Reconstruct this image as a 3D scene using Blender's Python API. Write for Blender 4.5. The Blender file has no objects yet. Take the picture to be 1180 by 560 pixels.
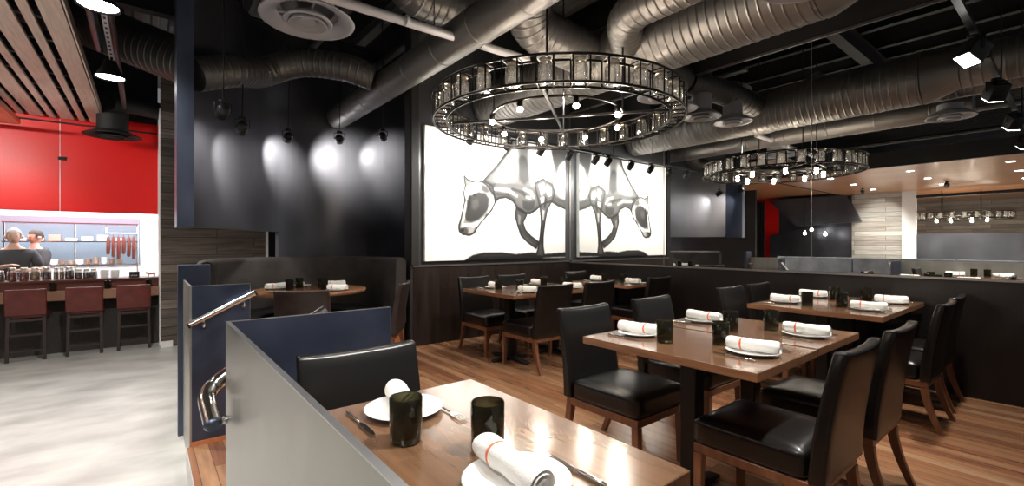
import bpy, bmesh, math, random
import numpy as np
from mathutils import Vector, Matrix, Quaternion
random.seed(7)
S = bpy.context.scene
COL = S.collection
PI = math.pi
cos, sin, rad = math.cos, math.sin, math.radians

# ------------------------------------------------------------------ camera
# X runs towards the mirror wall, Y towards the painting wall
YAW = 0.6743
cd = bpy.data.cameras.new('camera')
cam = bpy.data.objects.new('camera', cd); COL.objects.link(cam)
cam.location = (0, 0, 1.25)
cam.rotation_euler = (PI/2, 0, -YAW)
cd.sensor_width = 36; cd.lens = 527.88/1180*36
cd.shift_y = 0.92/1180
cd.clip_start = 0.02
S.camera = cam
# ------------------------------------------------------------------ world, exposure
w = bpy.data.worlds.new('world'); S.world = w; w.use_nodes = True
w.node_tree.nodes['Background'].inputs[0].default_value = (0.9, 0.93, 1.0, 1)
w.node_tree.nodes['Background'].inputs[1].default_value = 0.18
vs = S.view_settings
vs.view_transform = 'Standard'; vs.look = 'None'; vs.gamma = 1; vs.use_curve_mapping = False
vs.exposure = 0.0

# ------------------------------------------------------------------ lights of the room and added fills
WARM = (1.0, 0.86, 0.70); NEUT = (1.0, 0.965, 0.905); COOL = (0.92, 0.96, 1.0)
def spot(name, loc, target, power, size=60, blend=.6, color=NEUT, r=.05):
    d = bpy.data.lights.new(name, 'SPOT'); d.energy = power; d.color = color
    d.spot_size = rad(size); d.spot_blend = blend; d.shadow_soft_size = r
    o = bpy.data.objects.new(name, d); COL.objects.link(o); o.location = loc
    o.rotation_euler = (Vector(target)-Vector(loc)).to_track_quat('-Z', 'Y').to_euler()
    return o
def area(name, loc, target, power, sx, sy, color=NEUT):
    d = bpy.data.lights.new(name, 'AREA'); d.energy = power; d.color = color
    d.shape = 'RECTANGLE'; d.size = sx; d.size_y = sy
    o = bpy.data.objects.new(name, d); COL.objects.link(o); o.location = loc
    o.rotation_euler = (Vector(target)-Vector(loc)).to_track_quat('-Z', 'Y').to_euler()
    return o
# ceiling heads of the room: (position, aim)
# four on the rail that runs across the room near the viewer
TRACK_HEADS = [((4.59, .495, 2.62), (4.4, 1.3, .7)), ((2.95, .495, 2.62), (2.5, 1.4, .7)),
               ((1.30, .495, 2.62), (.8, 1.2, .7)), ((-.40, .495, 2.62), (-1.0, 1.8, 0))]
PAINT_HEADS = [(2.95, 4.45, 2.475), (3.5, 4.45, 2.475), (4.05, 4.45, 2.475), (4.58, 4.45, 2.475), (5.12, 4.45, 2.475)]
WALL_HEADS = [((.518, 4.629, 2.391), (.42, 5.20, 2.05)), ((.714, 5.001, 2.354), (.70, 5.65, 2.05)),
              ((1.332, 5.965, 2.529), (1.30, 6.60, 2.30)), ((1.953, 6.018, 2.606), (2.25, 6.78, 2.42)),
              ((2.557, 6.062, 2.736), (3.0, 6.78, 2.5))]
DOWN_HEADS = [(-.29, 6.36, 3.02), (-.27, 4.5, 3.02)]
for i, (a, b) in enumerate(TRACK_HEADS):
    spot('track_lamp_light', Vector(a)+Vector((0, .03, -.10)), b, 230, 105, .8, NEUT)
for a in PAINT_HEADS:
    spot('picture_lamp_light', Vector(a)+Vector((0, .06, -.13)), (a[0], 5.12, 2.05), 48, 160, 1.0, NEUT, .08)
for (a, b), pw in zip(WALL_HEADS, (85, 120, 250, 250, 190)):
    d = (Vector(b)-Vector(a)).normalized()
    spot('wall_lamp_light', Vector(a)+d*.12, b, pw, 88, 1.0, NEUT, .03)
for a in DOWN_HEADS:
    spot('bar_lamp_light', Vector(a)+Vector((0, 0, -.1)), (a[0], a[1], 0), 260, 130, .8, NEUT)
# added spots without heads over the tables; the last brightens the painting
for a, b, p in [((2.0, 1.9, 3.1), (2.3, 1.5, .7), 110), ((.9, 1.9, 3.1), (.7, 1.1, .7), 100), ((4.6, 2.0, 3.05), (4.5, 1.5, .7), 70),
                ((1.5, 3.1, 3.1), (1.4, 3.4, 0), 90), ((3.3, 3.2, 2.75), (3.9, 5.1, 1.3), 110)]:
    spot('added_dining_spot', a, b, p, 100, .8, NEUT)
# bar and hall
RECESSED = [(x, y, 2.83) for x in (-2.6, -4.4, -6.2) for y in (.9, 2.4, 3.9)]
for a in RECESSED: spot('recessed_light', Vector(a)+Vector((0, 0, -.03)), (a[0], a[1], 0), 230, 140, .8, NEUT)
area('kitchen_light', (-1.0, 11.2, 2.6), (-1.0, 11.3, 0), 330, 3.6, 2.0, COOL)
spot('added_cook_fill', (-1.75, 8.45, 2.95), (-1.5, 10.3, 1.0), 170, 70, 1.0, NEUT)  # unseen spot added to light the cooks and the bar ledge
RED_FILLS = [((-2.5, 7.6, 3.02), (-.5, 10, 2.4)), ((-2.1, 6.6, 3.02), (-1.3, 10, 2.4))]  # unseen washers added out of view to brighten the red wall
for a, b in RED_FILLS: spot('red_wall_fill', Vector(a)+(Vector(b)-Vector(a)).normalized()*.15, b, 330, 100, .8, NEUT, .12)

# ------------------------------------------------------------------ materials
def N(nt, t, **kw):
    n = nt.nodes.new(t)
    for k, v in kw.items():
        if k.startswith('_'): setattr(n, k[1:], v)
        else: n.inputs[k.replace('__', ' ')].default_value = v
    return n
def mat(name, color, rough=.5, metal=0., spec=.5, noise=0., nscale=8., stretch=(1, 1, 1), bump=0., bscale=60., emis=None, estr=0., coat=0., alpha=None, det=5., wide=False, trans=0., ior=1.45, rvar=0.):
    m = bpy.data.materials.new(name); m.use_nodes = True; nt = m.node_tree
    b = nt.nodes['Principled BSDF']
    c = tuple(color)+(1,)
    b.inputs['Base Color'].default_value = c; b.inputs['Roughness'].default_value = rough
    b.inputs['Metallic'].default_value = metal; b.inputs['Specular IOR Level'].default_value = spec
    b.inputs['Coat Weight'].default_value = coat; b.inputs['Coat Roughness'].default_value = .15
    b.inputs['Transmission Weight'].default_value = trans; b.inputs['IOR'].default_value = ior
    if emis: b.inputs['Emission Color'].default_value = tuple(emis)+(1,); b.inputs['Emission Strength'].default_value = estr
    if noise or bump or rvar:
        tc = N(nt, 'ShaderNodeTexCoord'); mp = N(nt, 'ShaderNodeMapping'); mp.inputs['Scale'].default_value = stretch
        nt.links.new(tc.outputs['Object'], mp.inputs['Vector'])
        ns = N(nt, 'ShaderNodeTexNoise', Scale=nscale, Detail=det); nt.links.new(mp.outputs[0], ns.inputs['Vector'])
        if noise:
            r = N(nt, 'ShaderNodeMapRange'); r.inputs[1].default_value = .0 if wide else .3; r.inputs[2].default_value = 1. if wide else .7
            r.inputs[3].default_value = 1-noise; r.inputs[4].default_value = 1+noise
            nt.links.new(ns.outputs['Fac'], r.inputs[0])
            mx = N(nt, 'ShaderNodeVectorMath', _operation='SCALE'); mx.inputs[0].default_value = color
            nt.links.new(r.outputs[0], mx.inputs['Scale']); nt.links.new(mx.outputs[0], b.inputs['Base Color'])
        if rvar:
            r = N(nt, 'ShaderNodeMapRange'); r.inputs[1].default_value = .3; r.inputs[2].default_value = .7
            r.inputs[3].default_value = rough-rvar; r.inputs[4].default_value = rough+rvar
            nt.links.new(ns.outputs['Fac'], r.inputs[0]); nt.links.new(r.outputs[0], b.inputs['Roughness'])
        if bump:
            n2 = N(nt, 'ShaderNodeTexNoise', Scale=bscale, Detail=3.); nt.links.new(mp.outputs[0], n2.inputs['Vector'])
            bp = N(nt, 'ShaderNodeBump', Strength=bump, Distance=.01)
            nt.links.new(n2.outputs['Fac'], bp.inputs['Height']); nt.links.new(bp.outputs[0], b.inputs['Normal'])
    return m
def planks(name, cols, rough, length, width, axes, grain=.25, gap=(.01, .008, .006), mortar=.002, coat=0., bump=.15, off=.37):
    """boards: axes gives which object axes run along and across the boards"""
    m = bpy.data.materials.new(name); m.use_nodes = True; nt = m.node_tree; L = nt.links
    b = nt.nodes['Principled BSDF']; b.inputs['Roughness'].default_value = rough
    b.inputs['Coat Weight'].default_value = coat; b.inputs['Coat Roughness'].default_value = .12
    tc = N(nt, 'ShaderNodeTexCoord'); sp = N(nt, 'ShaderNodeSeparateXYZ'); L.new(tc.outputs['Object'], sp.inputs[0])
    cb = N(nt, 'ShaderNodeCombineXYZ'); L.new(sp.outputs[axes[0]], cb.inputs[0]); L.new(sp.outputs[axes[1]], cb.inputs[1])
    br = N(nt, 'ShaderNodeTexBrick'); br.offset = off; br.offset_frequency = 2
    br.inputs['Scale'].default_value = 1; br.inputs['Mortar Size'].default_value = mortar; br.inputs['Mortar Smooth'].default_value = .1
    br.inputs['Brick Width'].default_value = length; br.inputs['Row Height'].default_value = width; br.inputs['Bias'].default_value = 0
    br.inputs['Color1'].default_value = (0, 0, 0, 1); br.inputs['Color2'].default_value = (1, 1, 1, 1); br.inputs['Mortar'].default_value = (0, 0, 0, 1)
    L.new(cb.outputs[0], br.inputs['Vector'])
    cr = N(nt, 'ShaderNodeValToRGB'); e = cr.color_ramp.elements
    e[0].position = 0; e[0].color = tuple(cols[0])+(1,); e[1].position = 1; e[1].color = tuple(cols[-1])+(1,)
    for i, c in enumerate(cols[1:-1]): q = cr.color_ramp.elements.new((i+1)/(len(cols)-1)); q.color = tuple(c)+(1,)
    L.new(br.outputs['Color'], cr.inputs[0])
    mp = N(nt, 'ShaderNodeMapping'); sc = [30, 30, 30]; sc[0] = 2.2; mp.inputs['Scale'].default_value = sc
    L.new(cb.outputs[0], mp.inputs[0])
    ad = N(nt, 'ShaderNodeVectorMath', _operation='MULTIPLY_ADD'); ad.inputs[1].default_value = (7, 7, 7)
    L.new(br.outputs['Color'], ad.inputs[0]); L.new(mp.outputs[0], ad.inputs[2])
    ns = N(nt, 'ShaderNodeTexNoise', Scale=1., Detail=6., Roughness=.6); L.new(ad.outputs[0], ns.inputs['Vector'])
    r = N(nt, 'ShaderNodeMapRange'); r.inputs[1].default_value = .3; r.inputs[2].default_value = .7; r.inputs[3].default_value = 1-grain; r.inputs[4].default_value = 1+grain
    L.new(ns.outputs['Fac'], r.inputs[0])
    mx = N(nt, 'ShaderNodeVectorMath', _operation='SCALE'); L.new(cr.outputs[0], mx.inputs[0]); L.new(r.outputs[0], mx.inputs['Scale'])
    mm = N(nt, 'ShaderNodeMixRGB'); mm.inputs[2].default_value = tuple(gap)+(1,)
    L.new(br.outputs['Fac'], mm.inputs[0]); L.new(mx.outputs[0], mm.inputs[1]); L.new(mm.outputs[0], b.inputs['Base Color'])
    bp = N(nt, 'ShaderNodeBump', Strength=bump, Distance=.004); L.new(ns.outputs['Fac'], bp.inputs['Height']); L.new(bp.outputs[0], b.inputs['Normal'])
    return m
def emit(name, c, s):
    m = bpy.data.materials.new(name); m.use_nodes = True; nt = m.node_tree; nt.nodes.clear()
    e = N(nt, 'ShaderNodeEmission', Strength=s); e.inputs[0].default_value = tuple(c)+(1,)
    o = N(nt, 'ShaderNodeOutputMaterial'); nt.links.new(e.outputs[0], o.inputs[0]); return m
def clear_glass(name, tint, gloss=.18, rough=.03):
    m = bpy.data.materials.new(name); m.use_nodes = True; nt = m.node_tree; nt.nodes.clear(); L = nt.links
    t = N(nt, 'ShaderNodeBsdfTransparent'); t.inputs[0].default_value = tuple(tint)+(1,)
    g = N(nt, 'ShaderNodeBsdfGlossy', Roughness=rough)
    lw = N(nt, 'ShaderNodeLayerWeight', Blend=.35); ma = N(nt, 'ShaderNodeMath', _operation='MULTIPLY_ADD'); ma.inputs[1].default_value = .7; ma.inputs[2].default_value = gloss
    L.new(lw.outputs['Facing'], ma.inputs[0]); df = N(nt, 'ShaderNodeBsdfTranslucent'); df.inputs[0].default_value = (.8, .8, .78, 1); m2 = N(nt, 'ShaderNodeMixShader'); m2.inputs[0].default_value = .12; L.new(t.outputs[0], m2.inputs[1]); L.new(df.outputs[0], m2.inputs[2])
    mx = N(nt, 'ShaderNodeMixShader'); L.new(ma.outputs[0], mx.inputs[0])
    L.new(m2.outputs[0], mx.inputs[1]); L.new(g.outputs[0], mx.inputs[2]); o = N(nt, 'ShaderNodeOutputMaterial'); L.new(mx.outputs[0], o.inputs[0]); return m

M = {}
M['leather'] = mat('black_leather', (.007, .006, .0056), .28)
M['brown_leather'] = mat('brown_leather', (.035, .024, .022), .36, noise=.25, nscale=9, bump=.08, bscale=160)
M['chairwood'] = mat('chair_wood', (.17, .066, .03), .38, noise=.3, nscale=7, stretch=(6, 6, 1), coat=.2)
M['tabletop'] = planks('table_walnut', [(.135, .070, .037), (.158, .084, .045), (.122, .061, .032), (.146, .076, .040)], .2, 3.9, .055, (1, 0), .2, (.16, .08, .035), .0002, .6, .03)
M['tableedge'] = mat('table_edge', (.23, .105, .05), .35, noise=.25, nscale=6, stretch=(8, 1, 8), coat=.2)
M['roundtop'] = planks('round_walnut', [(.22, .10, .045), (.28, .14, .065)], .25, 2, .09, (1, 0), .22, (.09, .045, .02), .0006, .35, .04)
M['black'] = mat('black_metal', (.022, .022, .023), .36, .5)
M['blackmatte'] = mat('black_matte', (.012, .011, .011), .7)
M['ring'] = mat('chandelier_steel', (.025, .022, .02), .35, .8)
M['floorwood'] = planks('dining_floor_wood', [(.20, .085, .042), (.28, .14, .07), (.24, .105, .05), (.33, .19, .105), (.17, .068, .034), (.26, .12, .06)], .24, 1.3, .085, (1, 0), .28, (.05, .02, .01), .0012, .3, .04)
M['steel'] = mat('blue_steel', (.09, .105, .15), .36, .85, noise=.4, nscale=2.2, stretch=(1, 1, .5), rvar=.07)
M['steelwall'] = mat('dark_steel', (.12, .12, .135), .33, .75, noise=.25, nscale=1.6, stretch=(1, 1, .6), rvar=.05)
M['guard'] = mat('brushed_steel', (.38, .375, .345), .36, .9, noise=.10, nscale=4, stretch=(1, 2, .5), rvar=.04)
M['guard_shaded'] = mat('shaded_guard_steel', (.075, .09, .14), .34, .85, noise=.35, nscale=2.5, rvar=.08)  # same steel as the side sheets; dark bluish reflection put into the colour
M['edge'] = mat('bare_edge', (.6, .6, .6), .3, 1.)
M['chrome'] = mat('stainless', (.62, .61, .59), .16, 1.)
M['cutlery'] = mat('cutlery_steel', (.7, .69, .66), .1, 1.)
M['wainscot'] = mat('dark_wainscot', (.020, .013, .011), .32, noise=.25, nscale=3, stretch=(5, 5, .5), rvar=.06)
M['wainscotb'] = mat('black_wainscot', (.009, .007, .0065), .3, noise=.25, nscale=3, stretch=(5, 5, .5))
M['greypanel'] = mat('grey_wall_panel', (.06, .062, .066), .42, .4)
M['cap'] = mat('rail_cap', (.28, .26, .25), .3, .8)
M['mirror'] = mat('mirror_glass', (.86, .87, .86), 0.0, 1.)
M['mirror'].node_tree.nodes['Principled BSDF'].inputs['Roughness'].default_value = 0
M['barn'] = planks('reclaimed_boards', [(.055, .042, .034), (.11, .088, .072), (.08, .06, .046), (.15, .122, .10), (.045, .034, .028)], .75, 1.4, .135, (0, 2), .5, (.006, .005, .004), .004, 0, .6)
M['barnlight'] = planks('pale_reclaimed_boards', [(.34, .31, .27), (.50, .47, .42), (.26, .23, .20), (.42, .37, .32)], .6, 1.3, .15, (1, 2), .3, (.05, .04, .03), .004, 0, .4)
M['woodceil'] = planks('cedar_ceiling', [(.40, .175, .075), (.48, .22, .10), (.34, .14, .06)], .28, 2.2, .09, (1, 0), .2, (.04, .02, .01), .002, .3, .05)
M['slat'] = mat('slat_oak', (.55, .46, .38), .45, noise=.18, nscale=3, stretch=(12, 1, 12))
M['concrete'] = mat('polished_concrete', (.44, .44, .42), .28, noise=.62, nscale=2.2, stretch=(1, 1.6, 1), det=4., wide=True)
M['deck'] = mat('painted_deck', (.24, .23, .21), .6, .1, noise=.25, nscale=1.5)
M['beam'] = mat('painted_beam', (.02, .02, .02), .5)
M['duct'] = mat('galvanised_duct', (.20, .19, .178), .40, .75, noise=.15, nscale=2)
M['darkduct'] = mat('dark_duct', (.11, .105, .10), .42, .7, noise=.15, nscale=2)
M['whitepipe'] = mat('painted_pipe', (.50, .49, .50), .4, .2)
M['diffuser'] = mat('diffuser_paint', (.34, .34, .36), .4, .3)
M['red'] = mat('red_wall_paint', (.78, .012, .010), .35)
M['white'] = mat('white_wall', (.85, .86, .86), .5)
M['ceramic'] = mat('white_ceramic', (.82, .81, .78), .14, coat=.4)
M['linen'] = mat('white_linen', (.80, .79, .76), .85, bump=.25, bscale=220)
M['stripe'] = mat('orange_stripe', (.72, .16, .07), .85)
M['tumbler'] = mat('olive_glass', (.07, .065, .03), .03, trans=.9, ior=1.45)
M['jar'] = clear_glass('jar_glass', (.86, .84, .80), .22, .12)
M['bulb'] = emit('bulb_glow', (1, .9, .75), 60)
M['lens'] = emit('lamp_lens', (1, .95, .88), 14)
M['hot'] = emit('lamp_lens_bright', (1, .97, .92), 30)
M['redleather'] = mat('oxblood_leather', (.115, .022, .018), .36, noise=.25, nscale=8)
M['stoolwood'] = mat('dark_stool_wood', (.035, .024, .02), .4)
M['barfront'] = mat('woven_bar_front', (.035, .03, .027), .7, noise=.5, nscale=40, stretch=(1, 1, 3), bump=.8, bscale=50)
M['bartop'] = planks('bar_top_wood', [(.26, .13, .08), (.33, .18, .11)], .35, 2, .12, (0, 1), .2, (.08, .04, .02), .001, .2, .05)
M['barledge'] = mat('bar_ledge_wood', (.13, .045, .03), .35, noise=.2, nscale=5, stretch=(1, 8, 8))
M['suede'] = mat('brown_suede', (.022, .018, .016), .8, noise=.4, nscale=5, bump=.2, bscale=90)
M['velvet'] = mat('grey_upholstery', (.11, .11, .12), .8, noise=.3, nscale=4)
M['boothwood'] = mat('booth_base_wood', (.38, .13, .05), .4, noise=.2, nscale=4, stretch=(4, 4, 1))
M['skin'] = mat('skin', (.46, .28, .20), .5)
M['hair'] = mat('dark_hair', (.03, .022, .018), .7)
M['shirt'] = mat('black_shirt', (.035, .038, .042), .75)
M['cap_cloth'] = mat('pale_cap', (.30, .29, .28), .8)
M['curtain'] = mat('black_curtain', (.012, .011, .012), .8)
M['sausage'] = mat('cured_meat', (.13, .035, .022), .45)
M['text'] = mat('pale_lettering', (.6, .6, .6), .6)
M['trim'] = mat('white_trim', (.75, .74, .72), .4)
M['lid'] = mat('tin_lid', (.55, .5, .42), .3, 1.)

# ------------------------------------------------------------------ mesh builder
class MB:
    def __init__(s): s.v = []; s.f = []; s.m = []; s.sm = []
    def add(s, vs_, fs, mi=0, smooth=False):
        o = len(s.v); s.v += [tuple(v) for v in vs_]
        for f in fs: s.f.append([i+o for i in f]); s.m.append(mi); s.sm.append(smooth)
        return s
    def box(s, x0, x1, y0, y1, z0, z1, mi=0, bev=0., seg=2, mat4=None, smooth=None):
        bm = bmesh.new(); bmesh.ops.create_cube(bm, size=1)
        for v in bm.verts: v.co = Vector(((x0+x1)/2+v.co.x*(x1-x0), (y0+y1)/2+v.co.y*(y1-y0), (z0+z1)/2+v.co.z*(z1-z0)))
        if bev > 0: bmesh.ops.bevel(bm, geom=bm.edges[:], offset=bev, segments=seg, profile=.5, affect='EDGES')
        if mat4 is not None: bmesh.ops.transform(bm, matrix=mat4, verts=bm.verts)
        s.frombm(bm, mi, (bev > 0 and seg > 1) if smooth is None else smooth); return s
    def frombm(s, bm, mi=0, smooth=False):
        bm.verts.index_update()
        s.add([v.co.copy() for v in bm.verts], [[v.index for v in f.verts] for f in bm.faces], mi, smooth); bm.free()
    def prism(s, poly, axis, a, b, mi=0, bev=0., seg=2, smooth=False):
        """poly of 2D points extruded along axis 'x','y','z' from a to b"""
        bm = bmesh.new()
        def P(p, t): return {'x': (t, p[0], p[1]), 'y': (p[0], t, p[1]), 'z': (p[0], p[1], t)}[axis]
        A = [bm.verts.new(P(p, a)) for p in poly]; B = [bm.verts.new(P(p, b)) for p in poly]; n = len(poly)
        bm.faces.new(A); bm.faces.new(B[::-1])
        for i in range(n): bm.faces.new((A[i], B[i], B[(i+1) % n], A[(i+1) % n]))
        bmesh.ops.recalc_face_normals(bm, faces=bm.faces)
        if bev > 0: bmesh.ops.bevel(bm, geom=bm.edges[:], offset=bev, segments=seg, profile=.5, affect='EDGES'); smooth = True
        s.frombm(bm, mi, smooth); return s
    def tube(s, pts, r, n=12, mi=0, caps=True, smooth=True, radii=None):
        pts = [Vector(p) for p in pts]; rings = []
        t0 = (pts[1]-pts[0]).normalized(); up = Vector((0, 0, 1)) if abs(t0.z) < .9 else Vector((1, 0, 0))
        nn = t0.cross(up).normalized()
        o = len(s.v); vs_ = []
        for i, p in enumerate(pts):
            if i == 0: t = t0
            elif i == len(pts)-1: t = (pts[i]-pts[i-1]).normalized()
            else:
                t = ((pts[i]-pts[i-1]).normalized()+(pts[i+1]-pts[i]).normalized())
                t = t.normalized() if t.length > 1e-6 else (pts[i+1]-pts[i]).normalized()
            nn = (nn-t*nn.dot(t)).normalized(); bb = t.cross(nn)
            rr = radii[i] if radii else r
            for k in range(n):
                a = 2*PI*k/n; vs_.append(p+nn*(rr*cos(a))+bb*(rr*sin(a)))
        fs = []
        for i in range(len(pts)-1):
            for k in range(n): fs.append((i*n+k, i*n+(k+1) % n, (i+1)*n+(k+1) % n, (i+1)*n+k))
        s.add(vs_, fs, mi, smooth)
        if caps:
            s.add([vs_[k] for k in range(n)][::-1], [list(range(n))], mi, False)
            m_ = (len(pts)-1)*n; s.add([vs_[m_+k] for k in range(n)], [list(range(n))], mi, False)
        return s
    def lathe(s, prof, n=24, mi=0, c=(0, 0, 0), smooth=True, mis=None):
        vs_ = []; c = Vector(c)
        for r, z in prof:
            for k in range(n): a = 2*PI*k/n; vs_.append(c+Vector((max(r, 1e-4)*cos(a), max(r, 1e-4)*sin(a), z)))
        for i in range(len(prof)-1):
            fs = [(i*n+k, i*n+(k+1) % n, (i+1)*n+(k+1) % n, (i+1)*n+k) for k in range(n)]
            if i == 0: o = len(s.v); s.v += [tuple(v) for v in vs_]
            for f in fs: s.f.append([q+o for q in f]); s.m.append(mis[i] if mis else mi); s.sm.append(smooth)
        return s
    def torus(s, R, r, c=(0, 0, 0), n=48, k=8, mi=0):
        vs_ = []; fs = []
        for i in range(n):
            a = 2*PI*i/n
            for j in range(k):
                b = 2*PI*j/k; q = R+r*cos(b); vs_.append((c[0]+q*cos(a), c[1]+q*sin(a), c[2]+r*sin(b)))
        for i in range(n):
            for j in range(k): fs.append((i*k+j, ((i+1) % n)*k+j, ((i+1) % n)*k+(j+1) % k, i*k+(j+1) % k))
        return s.add(vs_, fs, mi, True)
    def build(s, name, mats, parent=None, loc=None):
        me = bpy.data.meshes.new(name); me.from_pydata(s.v, [], s.f)
        if not isinstance(mats, (list, tuple)): mats = [mats]
        for m_ in mats: me.materials.append(m_)
        me.polygons.foreach_set('material_index', s.m); me.polygons.foreach_set('use_smooth', s.sm)
        me.update()
        o = bpy.data.objects.new(name, me); COL.objects.link(o)
        if parent: o.parent = parent
        if loc is not None: o.location = loc
        return o
def tag(o, label, cat, group=None, kind=None):
    if label: o['label'] = label
    if cat: o['category'] = cat
    if group: o['group'] = group
    if kind: o['kind'] = kind
    return o
def struct(o): o['kind'] = 'structure'; return o
def empty(name, loc, rz=0, label=None, cat=None, group=None):
    o = bpy.data.objects.new(name, None); o.empty_display_size = .1; COL.objects.link(o)
    o.location = loc; o.rotation_euler = (0, 0, rz)
    return tag(o, label, cat, group)
def copy_tree(o, parent=None):
    c = o.copy(); COL.objects.link(c); c.parent = parent
    for ch in list(o.children): copy_tree(ch, c)
    return c
def dup(src, loc, rz, label, group=None):
    c = copy_tree(src); c.location = loc; c.rotation_euler = (0, 0, rz); c['label'] = label
    if group: c['group'] = group
    return c
ORD = ['first', 'second', 'third', 'fourth', 'fifth', 'sixth', 'seventh', 'eighth', 'ninth', 'tenth', 'eleventh', 'twelfth', 'thirteenth']
USED = set()
def place(src, loc, rz, label, group=None):
    if src.name in USED: return dup(src, loc, rz, label, group)
    USED.add(src.name); src.location = loc; src.rotation_euler = (0, 0, rz); src['label'] = label
    if group: src['group'] = group
    return src
def arc(p, n=8):
    """round polyline corners: p list of (point, radius)"""
    out = [Vector(p[0][0])]
    for i in range(1, len(p)-1):
        A = Vector(p[i-1][0]); B = Vector(p[i][0]); C_ = Vector(p[i+1][0]); r = p[i][1]
        a = B+(A-B).normalized()*r; c = B+(C_-B).normalized()*r
        for k in range(n+1):
            t = k/n; out.append(a*(1-t)**2+B*2*t*(1-t)+c*t*t)
    out.append(Vector(p[-1][0])); return out
def ribbed(pts, r, pitch=.1, bump=.008, n=28):
    """resample a path and raise a seam at every pitch"""
    P = [Vector(p) for p in pts]; cum = [0]
    for i in range(1, len(P)): cum.append(cum[-1]+(P[i]-P[i-1]).length)
    def at(s_):
        s_ = min(max(s_, 0), cum[-1])
        for i in range(1, len(P)):
            if s_ <= cum[i]+1e-9: return P[i-1].lerp(P[i], (s_-cum[i-1])/max(cum[i]-cum[i-1], 1e-9))
        return P[-1]
    q = []; rr = []; s_ = 0
    while s_ < cum[-1]:
        for d, b in ((0, 0), (.006, 0), (pitch-.022, 0), (pitch-.016, 0), (pitch-.012, bump), (pitch-.004, bump)):
            if s_+d < cum[-1]: q.append(at(s_+d)); rr.append(r+b)
        s_ += pitch
    q.append(P[-1]); rr.append(r)
    return q, rr
def duct(pts, r, m, label, pitch=.1, n=28, group=None, name='air_duct', parent=None, bump=.005):
    q, rr = ribbed(pts, r, pitch, bump, n)
    b = MB(); b.tube(q, r, n, 0, True, True, rr)
    o = b.build(name, m, parent)
    if parent is None: tag(o, label, 'duct', group)
    return o

# ================================================================== the setting
XM = 5.262; YB = 5.12; ZF = -.30; ZS = -.15
H = 4.7
b = MB(); b.box(.62, XM+.1, -2.5, YB+.12, -.12, 0); b.box(.22, .62, -2.5, 2.0, -.12, 0); b.box(.262, .62, 3.87, 5.0, -.12, 0); b.box(.62, 3.6, YB+.12, 6.9, -.12, 0); b.box(.37, .62, 5.0, 6.9, -.12, 0)
struct(b.build('floor_dining', M['floorwood']))
b = MB(); b.box(.22, .62, 2.0, 3.85, ZS-.1, ZS); struct(b.build('floor_step', M['floorwood']))
b = MB(); b.box(.60, .62, 2.0, 3.85, ZS, -.005); b.box(.24, .60, 3.84, 3.848, ZS, ZS+.03); struct(b.build('trim_riser', M['boothwood']))
b = MB(); b.box(.215, .2195, 2.0, 3.86, ZF, ZS-.002); struct(b.build('trim_curb', M['concrete']))
b = MB(); b.box(-14, .22, -2.5, 13, ZF-.1, ZF); b.box(.22, 6, 6.9, 13, ZF-.1, ZF); b.box(.22, .62, 3.862, 6.9, ZF-.1, ZF); struct(b.build('floor_concrete', M['concrete']))
# ceiling deck with ribs along Y
b = MB(); x = -14; poly = []
while x < XM+.3: poly += [(x, H), (x+.08, H), (x+.11, H+.05), (x+.19, H+.05)]; x += .22
poly += [(x, H+.1), (-14, H+.1)]
bm = bmesh.new()
A = [bm.verts.new((p[0], -2.5, p[1])) for p in poly]; B = [bm.verts.new((p[0], 13, p[1])) for p in poly]
for i in range(len(poly)): bm.faces.new((A[i], B[i], B[(i+1) % len(poly)], A[(i+1) % len(poly)]))
b.frombm(bm); struct(b.build('ceiling', M['deck']))
# joists along Y
jx = [-.3, .35, 1.0, 1.62, 2.45, 3.05, 3.5, 4.0, 5.05]
for i, x in enumerate(jx):
    b = MB(); z0 = 4.28
    b.box(x-.05, x+.05, -2.5, 9.0, z0, z0+.012); b.box(x-.006, x+.006, -2.5, 9.0, z0+.01, H-.01); b.box(x-.05, x+.05, -2.5, 9.0, H-.02, H-.004)
    struct(b.build('trim_joist', M['beam']))
for y in (2.1, 4.6, 7.0):
    b = MB(); b.box(-1.4, XM, y-.07, y+.07, 4.02, 4.04); b.box(-1.4, XM, y-.01, y+.01, 4.04, 4.28); b.box(-1.4, XM, y-.07, y+.07, 4.26, 4.279)
    struct(b.build('trim_girder', M['beam']))
# painting wall
b = MB(); b.box(2.53, XM+.1, YB, YB+.12, 0, H); struct(b.build('wall_painting', M['greypanel']))
b = MB(); b.box(2.535, XM-.03, YB-.03, YB-.001, 0, .965); struct(b.build('trim_wainscot_back', M['wainscot']))
b = MB(); b.box(2.53, XM-.035, YB-.04, YB-.001, .967, .985); struct(b.build('trim_cap_back', M['cap']))
# mirror wall
b = MB(); b.box(XM+.012, XM+.12, -2.5, YB+.12, 0, H); struct(b.build('wall_mirror', M['blackmatte']))
b = MB(); b.box(XM-.03, XM+.010, -2.5, YB-.032, 0, .95); struct(b.build('trim_wainscot_right', M['wainscotb']))
b = MB(); b.box(XM-.04, XM+.010, -2.5, YB-.042, .952, .968); struct(b.build('trim_cap_right', M['cap']))
seams = [YB-.002, 3.42, 1.73, .04, -1.65]
names = ['next to the cow painting', 'second from the cow painting', 'third from the cow painting', 'last and farthest right']
for i in range(4):
    b = MB(); b.box(XM, XM+.01, seams[i+1]+.003, seams[i]-.003, .972, 3.30)
    tag(b.build('mirror_panel', M['mirror']), 'tall wall mirror panel above the black wainscot, '+names[i], 'mirror', 'mirror panels on the right wall')
for i in (1, 2, 3):
    b = MB(); b.box(XM-.003, XM+.010, seams[i]-.0028, seams[i]+.0028, .972, 3.30); struct(b.build('trim_mirror_seam', M['cap']))
b = MB(); b.box(XM-.012, XM+.011, -2.5, YB-.002, 3.302, 3.325); struct(b.build('trim_mirror_top', M['cap']))
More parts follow.
